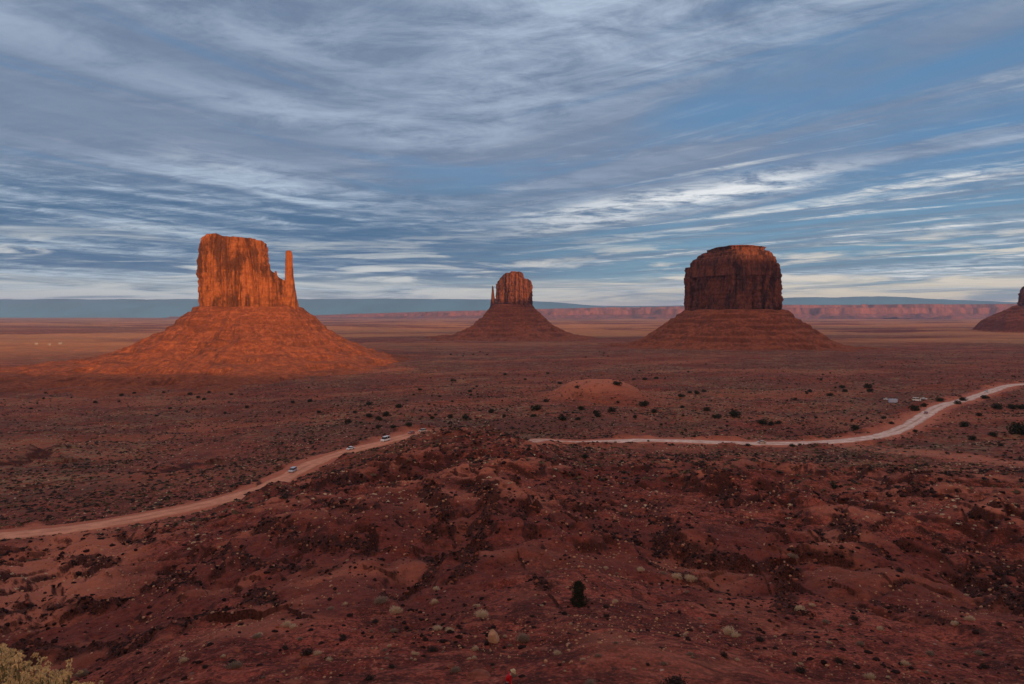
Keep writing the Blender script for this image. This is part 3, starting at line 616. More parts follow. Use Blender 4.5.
# the tall mesa behind and to the right of the viewer, which shades the valley floor
mx_ = np.linspace(560, 7200, 330); my_ = np.linspace(-1700, -250, 90); MX, MY = np.meshgrid(mx_, my_)
edge = np.minimum.reduce([(MX-(640+(-380-MY)*math.tan(R(SUN_SIDE))+40*fbm(MX*0+2, MY/200, 3)))*0.9, (-380+40*fbm(MX/260, MY*0+5, 3))-MY, 7100-MX, MY+1250])  # left end slanted along the sun so the nearest butte stays lit
crest = 347+6*fbm(MX/300, MY/300, 3)-26*sstep(MX, 1900, 2300)*(1-sstep(MX, 3300, 3700))+250*sstep(MX, 4750, 5000)*(1-sstep(MX, 5900, 6200))  # peak invented at the far end to shade the butte at the right edge
MZ = -10+90*sstep(edge, -110, 0)+(crest-80)*sstep(edge, 0, 26)
tag(mesh_grid('mesa', MX, MY, MZ, cliff_m), kind='structure')

# ------------------------------------------------------------------ far mesas and mountains
fx = np.linspace(-9000, 20000, 900); fy = np.concatenate([np.linspace(14500, 19000, 170), np.linspace(19100, 20400, 10)]); FX, FY = np.meshgrid(fx, fy)
u_ = FX/FY; topz = 1.06*np.interp(u_, [-0.6,-0.3,-0.2,-0.1,0.04,0.15,0.3,0.5,0.62,0.8,1.0], [-60,-40,20,70,120,165,205,225,232,240,240])
nn = fbm(FX/2100, FY/1700+3, 6)
lim = np.interp(u_, [-0.4,-0.1,0.1,0.4,0.9], [17600,17000,16800,16300,15800])
ed = (FY-lim)/900+nn*2.6
front_b = 0.55*sstep(ed, -1.6, -0.1); 
bench = sstep(ed, 0.0, 0.07)*0.62+0.38*sstep(ed, 1.1, 1.16)
FZ = -112+(topz+112)*(0.34*sstep(ed, -0.9, 0.0)+0.66*bench)+8*fbm(FX/260, FY/260, 3)*sstep(ed, -0.9, 0)
FZ = np.where(ed < -0.9, -122, FZ)
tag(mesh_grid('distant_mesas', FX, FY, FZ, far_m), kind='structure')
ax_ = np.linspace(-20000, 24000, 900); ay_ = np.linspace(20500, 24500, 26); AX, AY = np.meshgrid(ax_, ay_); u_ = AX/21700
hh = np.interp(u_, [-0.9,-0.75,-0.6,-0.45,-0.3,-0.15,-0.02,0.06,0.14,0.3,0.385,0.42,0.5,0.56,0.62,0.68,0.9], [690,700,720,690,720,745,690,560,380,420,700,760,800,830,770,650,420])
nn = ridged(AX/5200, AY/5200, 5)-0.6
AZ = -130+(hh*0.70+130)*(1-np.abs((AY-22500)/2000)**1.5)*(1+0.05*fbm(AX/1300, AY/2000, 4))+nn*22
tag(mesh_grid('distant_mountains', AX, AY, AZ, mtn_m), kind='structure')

# ------------------------------------------------------------------ haze
hb = bmesh.new(); bmesh.ops.create_cube(hb, size=1)
for v in hb.verts:
    v.co = Vector((v.co.x*110000, (v.co.y)*110000, -190 if v.co.z < 0 else 640))
hz_m = bpy.data.materials.new('haze'); hz_m.use_nodes = True; hn = hz_m.node_tree; hn.nodes.clear()
pv = hn.nodes.new('ShaderNodeVolumePrincipled'); pv.inputs['Color'].default_value = (0.42, 0.56, 1.0, 1); pv.inputs['Density'].default_value = 2.2e-5; pv.inputs['Anisotropy'].default_value = 0.0
oo = hn.nodes.new('ShaderNodeOutputMaterial'); hn.links.new(pv.outputs[0], oo.inputs['Volume'])
hz = obj('haze', hb, hz_m); tag(hz, kind='stuff')

# ------------------------------------------------------------------ plants
jun_m = simple('juniper_green', (0.030, 0.032, 0.018), var=0.45, scale=6)
bark_m = simple('grey_bark', (0.10, 0.075, 0.055), scale=12)
sage_m = simple('pale_sage', (0.68, 0.50, 0.33), var=0.25, scale=8)
sage2_m = simple('grey_sage', (0.33, 0.235, 0.175), var=0.3, scale=8)
dk_m = simple('dark_scrub', (0.050, 0.034, 0.028), var=0.4, scale=6)
olive_m = simple('olive_scrub', (0.135, 0.088, 0.050), var=0.35, scale=0.1)
rock1_m = simple('red_rock', (0.25, 0.070, 0.042), var=0.35, scale=1.2)
rock2_m = simple('pale_rock', (0.52, 0.25, 0.135), var=0.2, scale=1.5)
rock3_m = simple('dark_rock', (0.026, 0.009, 0.007), var=0.4, scale=1.2)

def leaf_cloud(name, n_, rad, size, mat, parent=None, flat=0.3, seed=0, lobes=6, blade=False):
    """crown made of many small leaf faces gathered in clumps"""
    g_ = np.random.default_rng(seed); Cn = g_.normal(size=(lobes, 3)); Cn /= np.linalg.norm(Cn, axis=1)[:, None]; Cn[:, 2] = np.abs(Cn[:, 2])
    Cn = Cn*np.array(rad)*0.55*g_.random((lobes, 1))**0.4+np.array([0, 0, rad[2]*flat])
    ci = g_.integers(0, lobes, n_); d = g_.normal(size=(n_, 3)); d /= np.linalg.norm(d, axis=1)[:, None]
    p = Cn[ci]+d*(np.array(rad)*0.52)*(g_.random((n_, 1))**0.35); p[:, 2] = np.maximum(p[:, 2], 0.02*rad[2])
    if blade:
        a = g_.random(n_)*6.283; dr_ = np.stack([np.cos(a), np.sin(a), np.zeros(n_)], 1)
        up = p/np.array(rad)*0.7+np.array([0, 0, 0.7]); up /= np.linalg.norm(up, axis=1)[:, None]
        co = np.stack([p-dr_*size*0.16, p+dr_*size*0.16, p+up*size*(1+g_.random((n_, 1)))], 1)
    else:
        a = g_.normal(size=(n_, 3)); b_ = g_.normal(size=(n_, 3)); a /= np.linalg.norm(a, axis=1)[:, None]; b_ /= np.linalg.norm(b_, axis=1)[:, None]
        s = size*(0.6+0.8*g_.random((n_, 1))); co = np.stack([p-a*s*0.6, p+b_*s*0.6, p+a*s*0.6], 1)
    me = bpy.data.meshes.new(name); set_mesh(me, co.reshape(-1, 3), np.arange(n_*3).reshape(-1, 3)); me.materials.append(mat)
    o = bpy.data.objects.new(name, me); C.objects.link(o); o.parent = parent; return o
def tube(bm, pts_, rad, sides=6):
    rings = []
    for i, p in enumerate(pts_):
        p = Vector(p); d = (Vector(pts_[min(i+1, len(pts_)-1)])-Vector(pts_[max(i-1, 0)])).normalized()
        a = d.orthogonal().normalized(); b_ = d.cross(a); r = rad[i] if hasattr(rad, '__len__') else rad
        rings.append([bm.verts.new(p+(a*math.cos(6.283*k/sides)+b_*math.sin(6.283*k/sides))*r) for k in range(sides)])
    for i in range(len(rings)-1):
        for k in range(sides): bm.faces.new((rings[i][k], rings[i][(k+1) % sides], rings[i+1][(k+1) % sides], rings[i+1][k]))
    bm.faces.new(rings[0][::-1]); bm.faces.new(rings[-1])
def at_px(px, py): 
    x, y = trace(px, py, H); return Vector((x, y, float(land(x, y))))

# the lone juniper on the near slope
p = at_px(578.5, 606)
sc_ = p.y/F
J = empty('juniper_tree', p, 'small black-green juniper tree standing alone on the bare near slope', 'tree')
bt = bmesh.new(); hT = 24*sc_*1.0
tube(bt, [(0, 0, -0.2), (0.04, 0, hT*.2), (-0.03, .03, hT*.5), (0, 0, hT*.85)], [0.12, 0.09, 0.06, 0.02], 8)
for k in range(7):
    a = k*2.4; z0 = hT*(0.1+0.1*k); tube(bt, [(0, 0, z0), (math.cos(a)*.3, math.sin(a)*.3, z0+.15), (math.cos(a)*.55, math.sin(a)*.55, z0+.35)], [0.04, .03, .012], 5)
obj('trunk', bt, bark_m, J)
g_ = np.random.default_rng(3); n_ = 4200; t = g_.random(n_)
Rz = np.interp(t, [0, .12, .35, .55, .72, .88, 1.0], [.40, .50, .42, .29, .40, .24, .04])*hT*0.74
cl_c = g_.random((46, 3)); a = g_.random(n_)*6.283; lump = 1+0.25*np.sin(a*3+t*9)+0.18*np.sin(a*7-t*23)
rr_ = Rz*lump*g_.random(n_)**0.4; pts3 = np.stack([rr_*np.cos(a), rr_*np.sin(a), t*hT+0.05+0.05*g_.normal(size=n_)], 1)
v1 = g_.normal(size=(n_, 3))*0.05; v2 = g_.normal(size=(n_, 3))*0.05
me = bpy.data.meshes.new('crown'); set_mesh(me, np.stack([pts3-v1, pts3+v2, pts3+v1], 1).reshape(-1, 3), np.arange(n_*3).reshape(-1, 3)); me.materials.append(jun_m)
o = bpy.data.objects.new('crown', me); C.objects.link(o); o.parent = J

# juniper bushes dotted over the plain
protoJ = []
for s in range(4):
    e_ = empty('juniper_bush', (0, 0, 0), 'x', 'bush'); leaf_cloud('crown', 620, (1.0, 1.0, 0.95), 0.20, jun_m, e_, 0.35, 20+s, 7)
    bt = bmesh.new(); tube(bt, [(0, 0, -0.15), (0.05, 0.02, .3), (0.0, 0.1, .6)], [.10, .07, .03], 5); tube(bt, [(0, 0, 0), (-.25, -.1, .35)], [.06, .02], 5); obj('trunk', bt, bark_m, e_)
    protoJ.append(e_)
BUSH = [(170,409,4),(225,414,4),(95,403,4),(121,396,5),(134,394,4),(119,402,3),(190,395,5),(198,398,4),(209,393,4),(217,389,3),(204,400,4),(231,395,4),(247,408,4),
 (293,403,5),(310,402,5),(319,413,5),(369,405,7),(370,417,8),(386,416,8),(378,420,7),(399,408,8),(355,413,5),(348,423,7),(393,428,6),(378,428,6),(409,426,8),(432,419,5),
 (450,418,7),(466,419,7),(491,412,6),(504,417,5),(536,410,10),(546,402,6),(533,417,6),(491,413,5),(563,420,10),(581,410,7),(597,414,8),(612,412,8),(598,417,8),(578,420,6),(618,403,4),(635,418,5),
 (617,385,8),(645,380,5),(656,379,5),(634,380,4),(681,397,7),(697,394,6),(690,393,5),(704,392,5),(644,406,9),(654,413,7),(682,408,5),(707,411,7),(717,418,8),(735,417,13),(763,424,10),(771,425,7),(778,424,6),
 (855,430,9),(870,392,6),(845,392,5),(925,411,10),(932,407,7),(947,402,8),(955,403,6),(965,400,7),(976,398,8),(998,409,11),(1012,409,10),(964,427,11),(993,436,9),(972,440,8),(1020,434,20),(1022,409,10),(979,416,6),(1001,446,6),
 (868,388,8),(830,396,6),(842,388,6),(795,400,5),(810,392,5),(577,388,5),(560,384,5),(525,380,4),(505,375,4),(452,381,4),(420,390,4),(440,397,4),(470,392,4),(548,374,4),(835,488,7),(1016,525,8),
 (585,458,8),(903,425,5),(884,419,5),(912,432,5),(725,500,4),(748,446,5),(789,446,6),(797,446,5),(660,441,3)]
items = [(a, b_, w_, True) for a, b_, w_ in BUSH]
g_ = np.random.default_rng(5); tries = 0
while len(items) < 288 and tries < 6000:
    tries += 1; a = g_.random()*1040-8; y_ = 352+g_.random()**1.3*96
    if 405 < a < 545 and y_ > 426: continue
    if a < 400 and y_ < 382: continue
    if y_ > 420 and a < 300: continue
    if perlin(a/70, y_/17+4) < -0.05+0.35*g_.random(): continue
    if 560 < a < 625 and 380 < y_ < 404: continue
    items.append((a, y_, (1.6+2.4*g_.random())*(0.55+0.45*(y_-350)/80), False))
def region(px, py, d):
    if py > 452: return 'growing among the broken red rock in front of the road'
    if d < 660 and px < 300: return 'on the scrubby flat beyond the left stretch of road'
    if px < 300: return 'on the dim plain below the sunlit butte'
    if px < 480: return 'beside and beyond the parked line of cars on the left road' if py > 398 else 'on the plain between the left butte and the sand mound'
    if px < 640: return 'around the smooth orange sand mound' if py > 378 else 'far out on the plain in front of the small middle butte'
    if px < 830: return 'on the red flat behind the pale road' if py > 396 else 'on the plain at the foot of the right butte'
    return 'around the bend of the pale road' if py > 386 else 'far out on the plain at the right'
used = [False]*4; zone = {}
REG = {}
for k, (a, b_, w_, named) in enumerate(items):
    x, y = trace(a, b_, H, 150)
    q_ = np.hypot(ROAD[:, 0]-x, ROAD[:, 1]-y); iq = q_.argmin()
    if q_[iq] < 11: x, y = ROAD[iq, 0]+(x-ROAD[iq, 0])*11/max(q_[iq], .5), ROAD[iq, 1]+(y-ROAD[iq, 1])*11/max(q_[iq], .5)
    rr2 = w_*1.2*y/F/2; i = k % 4; loc = (x, y, float(land(x, y))-rr2*0.08)
    sizew = 'large' if rr2 > 3.6 else ('small' if rr2 < 1.7 else 'mid-sized')
    lb = 'dark %s juniper bush %s' % (sizew, region(a, b_, y))
    if lb.startswith('dark mid-sized juniper bush beside and beyond the parked'): lb = lb.replace('parked line', 'line')
    lb = lb.replace('parked line', 'line')
    root = protoJ[i] if not used[i] else dup(protoJ[i], loc, 0)
    used[i] = True; root.location = loc; root.rotation_euler = (0, 0, g_.random()*6.28)
    root.scale = (rr2*(0.9+0.3*g_.random()), rr2*(0.9+0.3*g_.random()), rr2*(0.75+0.25*g_.random())); root['label'] = lb; root['group'] = 'juniper bushes '+region(a, b_, y)

# near shrubs: pale rabbitbrush tufts, grey sage, dark blackbrush
def shrub_proto(mat, seed, blade=True):
    o = leaf_cloud('desert_shrub', 900, (1, 1, 0.8), 0.16 if blade else 0.13, mat, None, 0.2, seed, 9, blade); return o
PS = [shrub_proto(sage_m, 41), shrub_proto(sage2_m, 42), shrub_proto(dk_m, 43, False)]
SH = [ # column, row of foot, width px, kind
 (380,603,17,1),(395,613,14,0),(434,603,10,0),(482,617,16,0),(438,630,11,0),(449,632,10,0),(375,623,11,2),(393,632,9,1),(343,637,9,2),(286,626,12,0),(293,628,9,0),(256,638,11,1),
 (307,654,16,2),(317,655,9,0),(329,661,8,0),(285,648,8,2),(433,651,16,2),(475,650,9,0),(474,659,7,0),(436,590,8,0),(477,607,8,0),(392,668,10,2),(484,615,9,0),
 (523,641,18,1),(615,603,9,0),(606,607,7,2),(607,617,9,2),(560,613,5,2),(532,617,7,2),(641,571,9,0),(663,574,8,1),(676,578,12,0),(690,580,13,0),(687,593,6,1),(730,634,16,0),(737,636,9,0),(724,656,12,2),
 (738,661,6,0),(598,657,8,1),(664,665,8,1),(648,665,7,2),(674,688,30,2),(793,561,11,1),(900,572,11,2),(800,611,12,0),(812,606,7,0),(855,620,12,2),(826,623,9,1),(970,620,11,0),(880,630,8,0),
 (735,637,8,0),(760,641,14,2),(840,663,12,2),(905,665,10,0),(930,655,10,1),(980,655,12,1),(860,645,9,1),(795,655,9,2),(800,672,16,2),(1012,576,8,2),(234,668,17,1),(183,662,10,0),(258,637,9,0),(205,668,8,2),(548,573,6,1),(606,569,6,0),
 (955,625,9,0),(1000,625,9,2),(870,678,12,0),(985,668,12,2),(690,655,8,1),(557,655,10,0),(590,690,14,1),(633,640,6,2),(700,620,6,1),(82,676,16,1),(345,605,7,0),(330,610,8,1),(300,640,7,1),(415,655,9,0),(455,672,12,1),(370,680,14,2)]
sname = {0: 'straw-coloured', 1: 'grey', 2: 'dark brown'}
def near_land(px, py):
    if px < 420: s = 'left'
    elif px < 620: s = 'centre'
    else: s = 'right'
    if py > 640: return {'left': 'at the slope bottom left of the red person', 'centre': 'low on the slope close to the red person', 'right': 'low on the bare slope at right'}[s]
    return {'left': 'on the near slope left of the lone juniper', 'centre': 'on the bare slope around the lone juniper', 'right': 'on the rocky slope right of the lone juniper'}[s]
usedp = [False]*3
g_ = np.random.default_rng(9); extra = []
while len(extra) < 110:
    a = 190+g_.random()*834; b_ = 560+g_.random()*124
    extra.append((a, b_, 2.5+4.0*g_.random()*(b_-500)/150, int(g_.choice([0, 1, 2], p=[.35, .25, .4]))))
for k, (a, b_, w_, kd) in enumerate(SH+extra):
    x, y = trace(a, min(b_, 684), H); 
    if b_ > 684: y *= 0.985; x *= 0.985
    rad = w_*1.15*y/F/2; loc = (x, y, float(land(x, y))-rad*0.1)
    o = PS[kd] if not usedp[kd] else dup(PS[kd], loc); usedp[kd] = True
    o.location = loc; o.rotation_euler = (0, 0, g_.random()*6.28); o.scale = (rad*0.95, rad*0.95, rad*(0.75+0.2*g_.random()))
    sz_ = 'large' if w_ > 12 else ('small' if w_ < 7.5 else 'mid-sized')
    tag(o, '%s %s tufted shrub %s' % (sz_, sname[kd], near_land(a, b_)), 'shrub', 'low shrubs '+near_land(a, b_))

# boulders that can be counted on the near slope
def rock_bm(seed, cuts=2, jag=0.28):
    bm = bmesh.new(); bmesh.ops.create_icosphere(bm, subdivisions=cuts, radius=1); g2 = np.random.default_rng(seed); pl = []
    for _ in range(9):
        d = g2.normal(size=3); d /= np.linalg.norm(d); pl.append((Vector(d), 0.55+0.3*g2.random()))
    for v in bm.verts:
        for d, h in pl:
            q = v.co.dot(d)
            if q > h: v.co -= d*(q-h)
        v.co *= 1+jag*0.25*(g2.random()-.5)
    return bm
RKS = [obj('boulder', rock_bm(60+i, 3, .15), m) for i, m in enumerate((rock2_m, rock1_m, rock3_m))]
RL = [(494,641,14,0,1.25,'squarish orange-tan boulder on the near slope beside a grey shrub'),(303,668,14,1,.9,'rounded reddish boulder below a pair of pale shrubs at bottom left'),
 (478,677,26,1,.30,'long flat slab of red rock at the bottom beside the person in red'),(452,668,13,1,.5,'short tilted slab of red rock left of the longer slab'),
 (566,525,5,0,.8,'pale stone high on the smooth red knoll above the lone juniper'),(657,620,4,0,1,'white stone on the dark hollow right of the lone juniper'),
 (571,663,5,0,.8,'pinkish stone on the bottom slope below the grey shrub'),(546,662,5,0,.8,'small pale stone low on the slope right of the person in red')]
ur = [False]*3; g_ = np.random.default_rng(15)
for (a, b_, w_, kd, hs, lb) in RL:
    x, y = trace(a, b_, H); rad = w_*y/F/2; loc = (x, y, float(land(x, y))+rad*hs*0.35)
    o = RKS[kd] if not ur[kd] else dup(RKS[kd], loc); ur[kd] = True; o.location = loc; o.rotation_euler = (0, 0, g_.random()*6.28 if hs > 0.4 else R(-15)); o.scale = (rad, rad*0.85, rad*hs)
    tag(o, lb, 'boulder', 'boulders on the near slope')
if not ur[2]:
    x, y = trace(522, 677, H); RKS[2].location = (x, y, float(land(x, y))); RKS[2].scale = (0.26, 0.2, 0.15); tag(RKS[2], 'dark stone on the slope just right of the person in red', 'boulder', 'boulders on the near slope')

# uncountable rubble and scrub
def scatter(name, P_, S_, mat, seed, protos=5, cuts=1, kindf='rock'):
    g2 = np.random.default_rng(seed); V, Fc, off = [], [], 0; pr = []
    for i in range(protos):
        if kindf == 'rock':
            bm = rock_bm(seed*10+i, cuts, .9); vs = np.array([v.co[:] for v in bm.verts]); fs = np.array([[v.index for v in f.verts] for f in bm.faces]); bm.free()
        else:
            k = 16; d = g2.normal(size=(k, 3)); d[:, 2] = np.abs(d[:, 2]); d /= np.linalg.norm(d, axis=1)[:, None]; c0 = d*0.75
            a_ = g2.normal(size=(k, 3))*0.42; b2 = g2.normal(size=(k, 3))*0.42; vs = np.stack([c0-a_, c0+b2, c0+a_-b2*0.3], 1).reshape(-1, 3); vs[:, 2] = np.maximum(vs[:, 2]*0.8, -0.1); fs = np.arange(k*3).reshape(-1, 3)
        pr.append((vs, fs))
    for i in range(protos):
        m = np.arange(len(P_)) % protos == i; P2, S2 = P_[m], S_[m]; vs, fs = pr[i]; a = g2.random(len(P2))*6.283
        ca, sa = np.cos(a)[:, None], np.sin(a)[:, None]; X = vs[:, 0]*ca-vs[:, 1]*sa; Y = vs[:, 0]*sa+vs[:, 1]*ca; Z = np.repeat(vs[None, :, 2], len(P2), 0)
        st = 0.7+0.6*g2.random((len(P2), 1)); q = np.stack([X*S2[:, None]*st+P2[:, :1], Y*S2[:, None]+P2[:, 1:2], Z*S2[:, None]*(0.55+0.4*g2.random((len(P2), 1)))+P2[:, 2:3]], 2)
        V.append(q.reshape(-1, 3)); Fc.append((fs[None]+(np.arange(len(P2))*len(vs))[:, None, None]).reshape(-1, 3)+off); off += len(P2)*len(vs)
    me = bpy.data.meshes.new(name); set_mesh(me, np.concatenate(V), np.concatenate(Fc)); me.materials.append(mat)
    o = bpy.data.objects.new(name, me); C.objects.link(o); return tag(o, kind='stuff')
def sample(nn_, r0, r1, seed, pw=1.0):
    g2 = np.random.default_rng(seed); ph = (g2.random(nn_)-.5)*R(82); r = r0*(r1/r0)**(g2.random(nn_)**pw); return r*np.sin(ph), r*np.cos(ph), g2
x, y, g2 = sample(330000, 55, 430, 31); z, rk_, pl_, vg_, dr_ = land(x, y, True)
slp = np.hypot(land(x+.8, y)-z, land(x, y+.8)-z)/.8; cz = np.clip(fbm(x/17, y/17+33, 4)*1.2, 0, 1)
keep = (g2.random(len(x)) < 0.02+0.30*rk_+0.20*sstep(slp, .5, .9)+0.15*cz) & (dr_ > 9); x, y, z = x[keep], y[keep], z[keep]; s = 0.11+0.62*g2.random(len(x))**4
s *= np.clip(np.hypot(x, y)/170, 0.5, 1.4)
sel = g2.random(len(x)) < 0.7
scatter('dark_rubble', np.stack([x, y, z], 1)[sel], s[sel], rock3_m, 3); scatter('rubble', np.stack([x, y, z], 1)[~sel], s[~sel], rock1_m, 4)
x, y, g2 = sample(42000, 50, 430, 35); z, rk_, pl_, vg_, dr_ = land(x, y, True)
cl_ = fbm(x/22, y/22+9, 3); keep = (dr_ > 9) & (g2.random(len(x)) < np.clip(0.10+1.6*cl_+0.3*rk_, 0.03, 1)); x, y, z = x[keep], y[keep], z[keep]
s = (0.08+0.34*g2.random(len(x))**4)*np.clip(np.hypot(x, y)/170, 0.35, 1.5); scatter('pale_stones', np.stack([x, y, z+s*0.2], 1), s, rock2_m, 5)
def scrub(name, nn_, r0, r1, mat, seed, s0, s1, need):
    x, y, g2 = sample(nn_, r0, r1, seed, 0.8); z, rk_, pl_, vg_, dr_ = land(x, y, True)
    cl_ = fbm(x/60, y/60+seed, 4); keep = (dr_ > 9) & (g2.random(len(x)) < np.clip(need+1.3*cl_, 0.02, 1)*(1-0.8*np.clip(pl_, 0, 1))*(1-rk_)*np.where(np.hypot(x, y) > 300, 1, 0.35))
    x, y, z = x[keep], y[keep], z[keep]; s = s0+(s1-s0)*g2.random(len(x))**2; scatter(name, np.stack([x, y, z], 1), s, mat, seed, 5, 1, 'tuft')
scrub('dark_scrub', 60000, 210, 2100, dk_m, 41, 0.45, 1.25, 0.45)
scrub('straw_grass', 34000, 150, 1400, sage_m, 44, 0.22, 0.6, 0.3)
scrub('olive_scrub', 60000, 210, 2100, olive_m, 42, 0.4, 1.1, 0.5)

# ------------------------------------------------------------------ vehicles
glass_m = simple('dark_glass', (0.02, 0.025, 0.03), 0.08, 0.6, var=0.1)
tyre_m = simple('tyre_rubber', (0.02, 0.02, 0.02), 0.9); rim_m = simple('rim_metal', (0.45, 0.45, 0.46), 0.35, 0.5, 0.8)
lamp_m = simple('headlight_glass', (0.75, 0.75, 0.72), 0.15, 0.5); red_l = simple('taillight_red', (0.45, 0.02, 0.02), 0.2, 0.5)
def paint(name, c): return simple(name, c, 0.3, 0.5, var=0.05)
P_white = paint('white_paint', (0.80, 0.80, 0.80)); P_silver = paint('silver_blue_paint', (0.50, 0.53, 0.60)); P_blue = paint('pale_blue_paint', (0.42, 0.48, 0.62)); P_red = paint('dull_red_paint', (0.35, 0.12, 0.10)); P_tan = paint('tan_paint', (0.55, 0.42, 0.34))
def prism(side, w, bev=0.06, taper=None):
    """side outline (y, z) extruded across x; taper narrows the upper points"""
    bm = bmesh.new(); L, Rr = [], []
    for (yy, zz) in side:
        h = w/2*(taper(zz) if taper else 1); L.append(bm.verts.new((-h, yy, zz))); Rr.append(bm.verts.new((h, yy, zz)))
    n_ = len(side); bm.faces.new(L); bm.faces.new(Rr[::-1])
    for i in range(n_): bm.faces.new((L[i], Rr[i], Rr[(i+1) % n_], L[(i+1) % n_])[::-1])
    bmesh.ops.recalc_face_normals(bm, faces=bm.faces)
    if bev: bmesh.ops.bevel(bm, geom=list(bm.edges), offset=bev, segments=2, affect='EDGES')
    return bm
def vehicle(kind, mat, loc, rz, label, group, pitch=0.0):
    name = {'suv': 'suv', 'sedan': 'car', 'van': 'van', 'pickup': 'pickup_truck', 'camper': 'camper_van'}[kind]
    root = empty(name, loc, label, {'suv': 'car', 'sedan': 'car', 'van': 'van', 'pickup': 'pickup truck', 'camper': 'camper van'}[kind], group, rz)
    Ln, W_, Ht, hood, beltz, cab0, cab1, sl0, sl1 = {'suv': (4.8,1.9,1.8,1.1,1.05,-1.5,2.25,.75,.25),'sedan': (4.6,1.8,1.45,.95,.92,-1.3,1.75,.85,.6),'van': (5.6,2.05,2.5,1.35,1.3,-2.1,2.75,.75,.08),
        'pickup': (5.5,1.95,1.85,1.1,1.08,-1.2,.9,.7,.15),'camper': (6.4,2.2,3.0,1.3,1.3,-2.2,3.1,.6,.05)}[kind]
    h = Ln/2
    body = [(-h, .35), (-h+.03, .75), (-h+.15, hood-.1), (cab0-.05, beltz), (cab1 if kind != 'pickup' else h, beltz), (h-.02, beltz-.05), (h, .6), (h-.05, .35)]
    if kind == 'pickup': body = body[:4]+[(h-.02, beltz), (h, .6), (h-.05, .35)]
    bd = obj('body', prism(body, W_), mat, root)
    tp = lambda z_: 1-0.16*max(0, min(1, (z_-beltz)/(Ht-beltz)))
    obj('window_band', prism([(cab0, beltz-.03), (cab0+sl0, Ht-.10), (cab1-sl1, Ht-.10), (cab1-.03, beltz-.03)], W_*0.97, .03, tp), glass_m, root)
    obj('roof', prism([(cab0+sl0-.10, Ht-.12), (cab0+sl0+.1, Ht), (cab1-sl1-.08, Ht), (cab1-sl1+.05, Ht-.12)], W_*0.86, .03), mat, root)
    for fr_ in ((cab1-sl1*.5)-.35, (cab0+sl0+cab1-sl1)/2):
        for s_ in (-1, 1):
            b2 = prism([(fr_-.06, beltz-.02), (fr_-.06, Ht-.08), (fr_+.06, Ht-.08), (fr_+.06, beltz-.02)], .05, 0)
            bmesh.ops.translate(b2, verts=b2.verts, vec=(s_*(W_*.455), 0, 0)); obj('pillar', b2, mat, root)
    if kind == 'camper': obj('camper_box', prism([(cab0+.2, 1.25), (cab0-.6, 2.1), (cab0-.6, Ht+.1), (cab1, Ht+.1), (cab1+.05, .7)], W_*1.02, .07), mat, root)
    for wy in (-h+.95, h-1.0):
        for s_ in (-1, 1):
            bm = bmesh.new(); bmesh.ops.create_cone(bm, cap_ends=True, segments=24, radius1=.36, radius2=.36, depth=.24, matrix=Matrix.Translation((s_*(W_/2-.10), wy, .36)) @ Matrix.Rotation(R(90), 4, 'Y')); bmesh.ops.bevel(bm, geom=[e for e in bm.edges if len(e.link_faces) == 2 and e.calc_face_angle(0) > 1], offset=.04, segments=2, affect='EDGES')
            t2 = obj('wheel', bm, tyre_m, root)
            bm = bmesh.new(); bmesh.ops.create_cone(bm, cap_ends=True, segments=18, radius1=.22, radius2=.19, depth=.27, matrix=Matrix.Translation((s_*(W_/2-.09), wy, .36)) @ Matrix.Rotation(R(90), 4, 'Y')); obj('rim', bm, rim_m, t2)
    for s_ in (-1, 1):
        b2 = prism([(-h-.01, .68), (-h-.01, .84), (-h+.25, .86), (-h+.25, .68)], .38, .02); bmesh.ops.translate(b2, verts=b2.verts, vec=(s_*(W_/2-.3), 0, 0)); obj('headlight', b2, lamp_m, root)
        b2 = prism([(h-.08, .72), (h-.08, .95), (h+.012, .93), (h+.012, .72)], .22, .02); bmesh.ops.translate(b2, verts=b2.verts, vec=(s_*(W_/2-.2), 0, 0)); obj('taillight', b2, red_l, root)
    root.rotation_euler = (pitch, 0, rz); root.scale = (1.22, 1.22, 1.22); return root
def on_road(px, py, lane=0.0):
    x, y = trace(px, py, H, 180); d = np.hypot(ROAD[:, 0]-x, ROAD[:, 1]-y); i = int(np.clip(d.argmin(), 1, len(ROAD)-2))
    tt = ROAD[i+1]-ROAD[i-1]; tt = tt/np.hypot(*tt); dz_ = (ROADZ[i+1]-ROADZ[i-1])/np.hypot(*(ROAD[i+1]-ROAD[i-1]))
    q = ROAD[i]+np.array([-tt[1], tt[0]])*lane; return Vector((q[0], q[1], float(land(q[0], q[1]))+0.17)), math.atan2(tt[1], tt[0])-R(90), math.atan(dz_)
# local front is -y; driving towards the camera along the road means front = -tangent
GR = 'vehicles driving on the left stretch of dirt road'
p, a, pt = on_road(294.5, 472.5, 1.5); vehicle('suv', P_silver, p, a, 'silver-blue car leading the line on the left road, nearest of the vehicles', GR, pt)
p, a, pt = on_road(356, 449.5, 2.5); vehicle('sedan', P_white, p, a, 'low white car on the left road, second in the line behind the silver-blue car', GR, pt)
p, a, pt = on_road(386, 441.5, 1.0); vehicle('van', P_white, p, a, 'tall white van on the left road, behind the low white car', GR, pt)
p, a, pt = on_road(406, 433.5, 1.0); vehicle('sedan', P_red, p, a, 'dull red car on the left road between the white van and the last pale car', GR, pt)
p, a, pt = on_road(415, 430.5, 0.5); vehicle('suv', P_tan, p, a, 'pale dusty car last in line where the left road meets the ridge', GR, pt)
GB = 'vehicles on the pale road at the right'
p, a, pt = on_road(761, 443.5, 0.5); vehicle('sedan', P_tan, p, a, 'lone dusty car halfway along the straight pale road', GB, pt)
p, a, pt = on_road(989, 393, 0.5); vehicle('suv', P_white, p, a, 'tiny white car on the farthest stretch of the pale road', GB, pt)
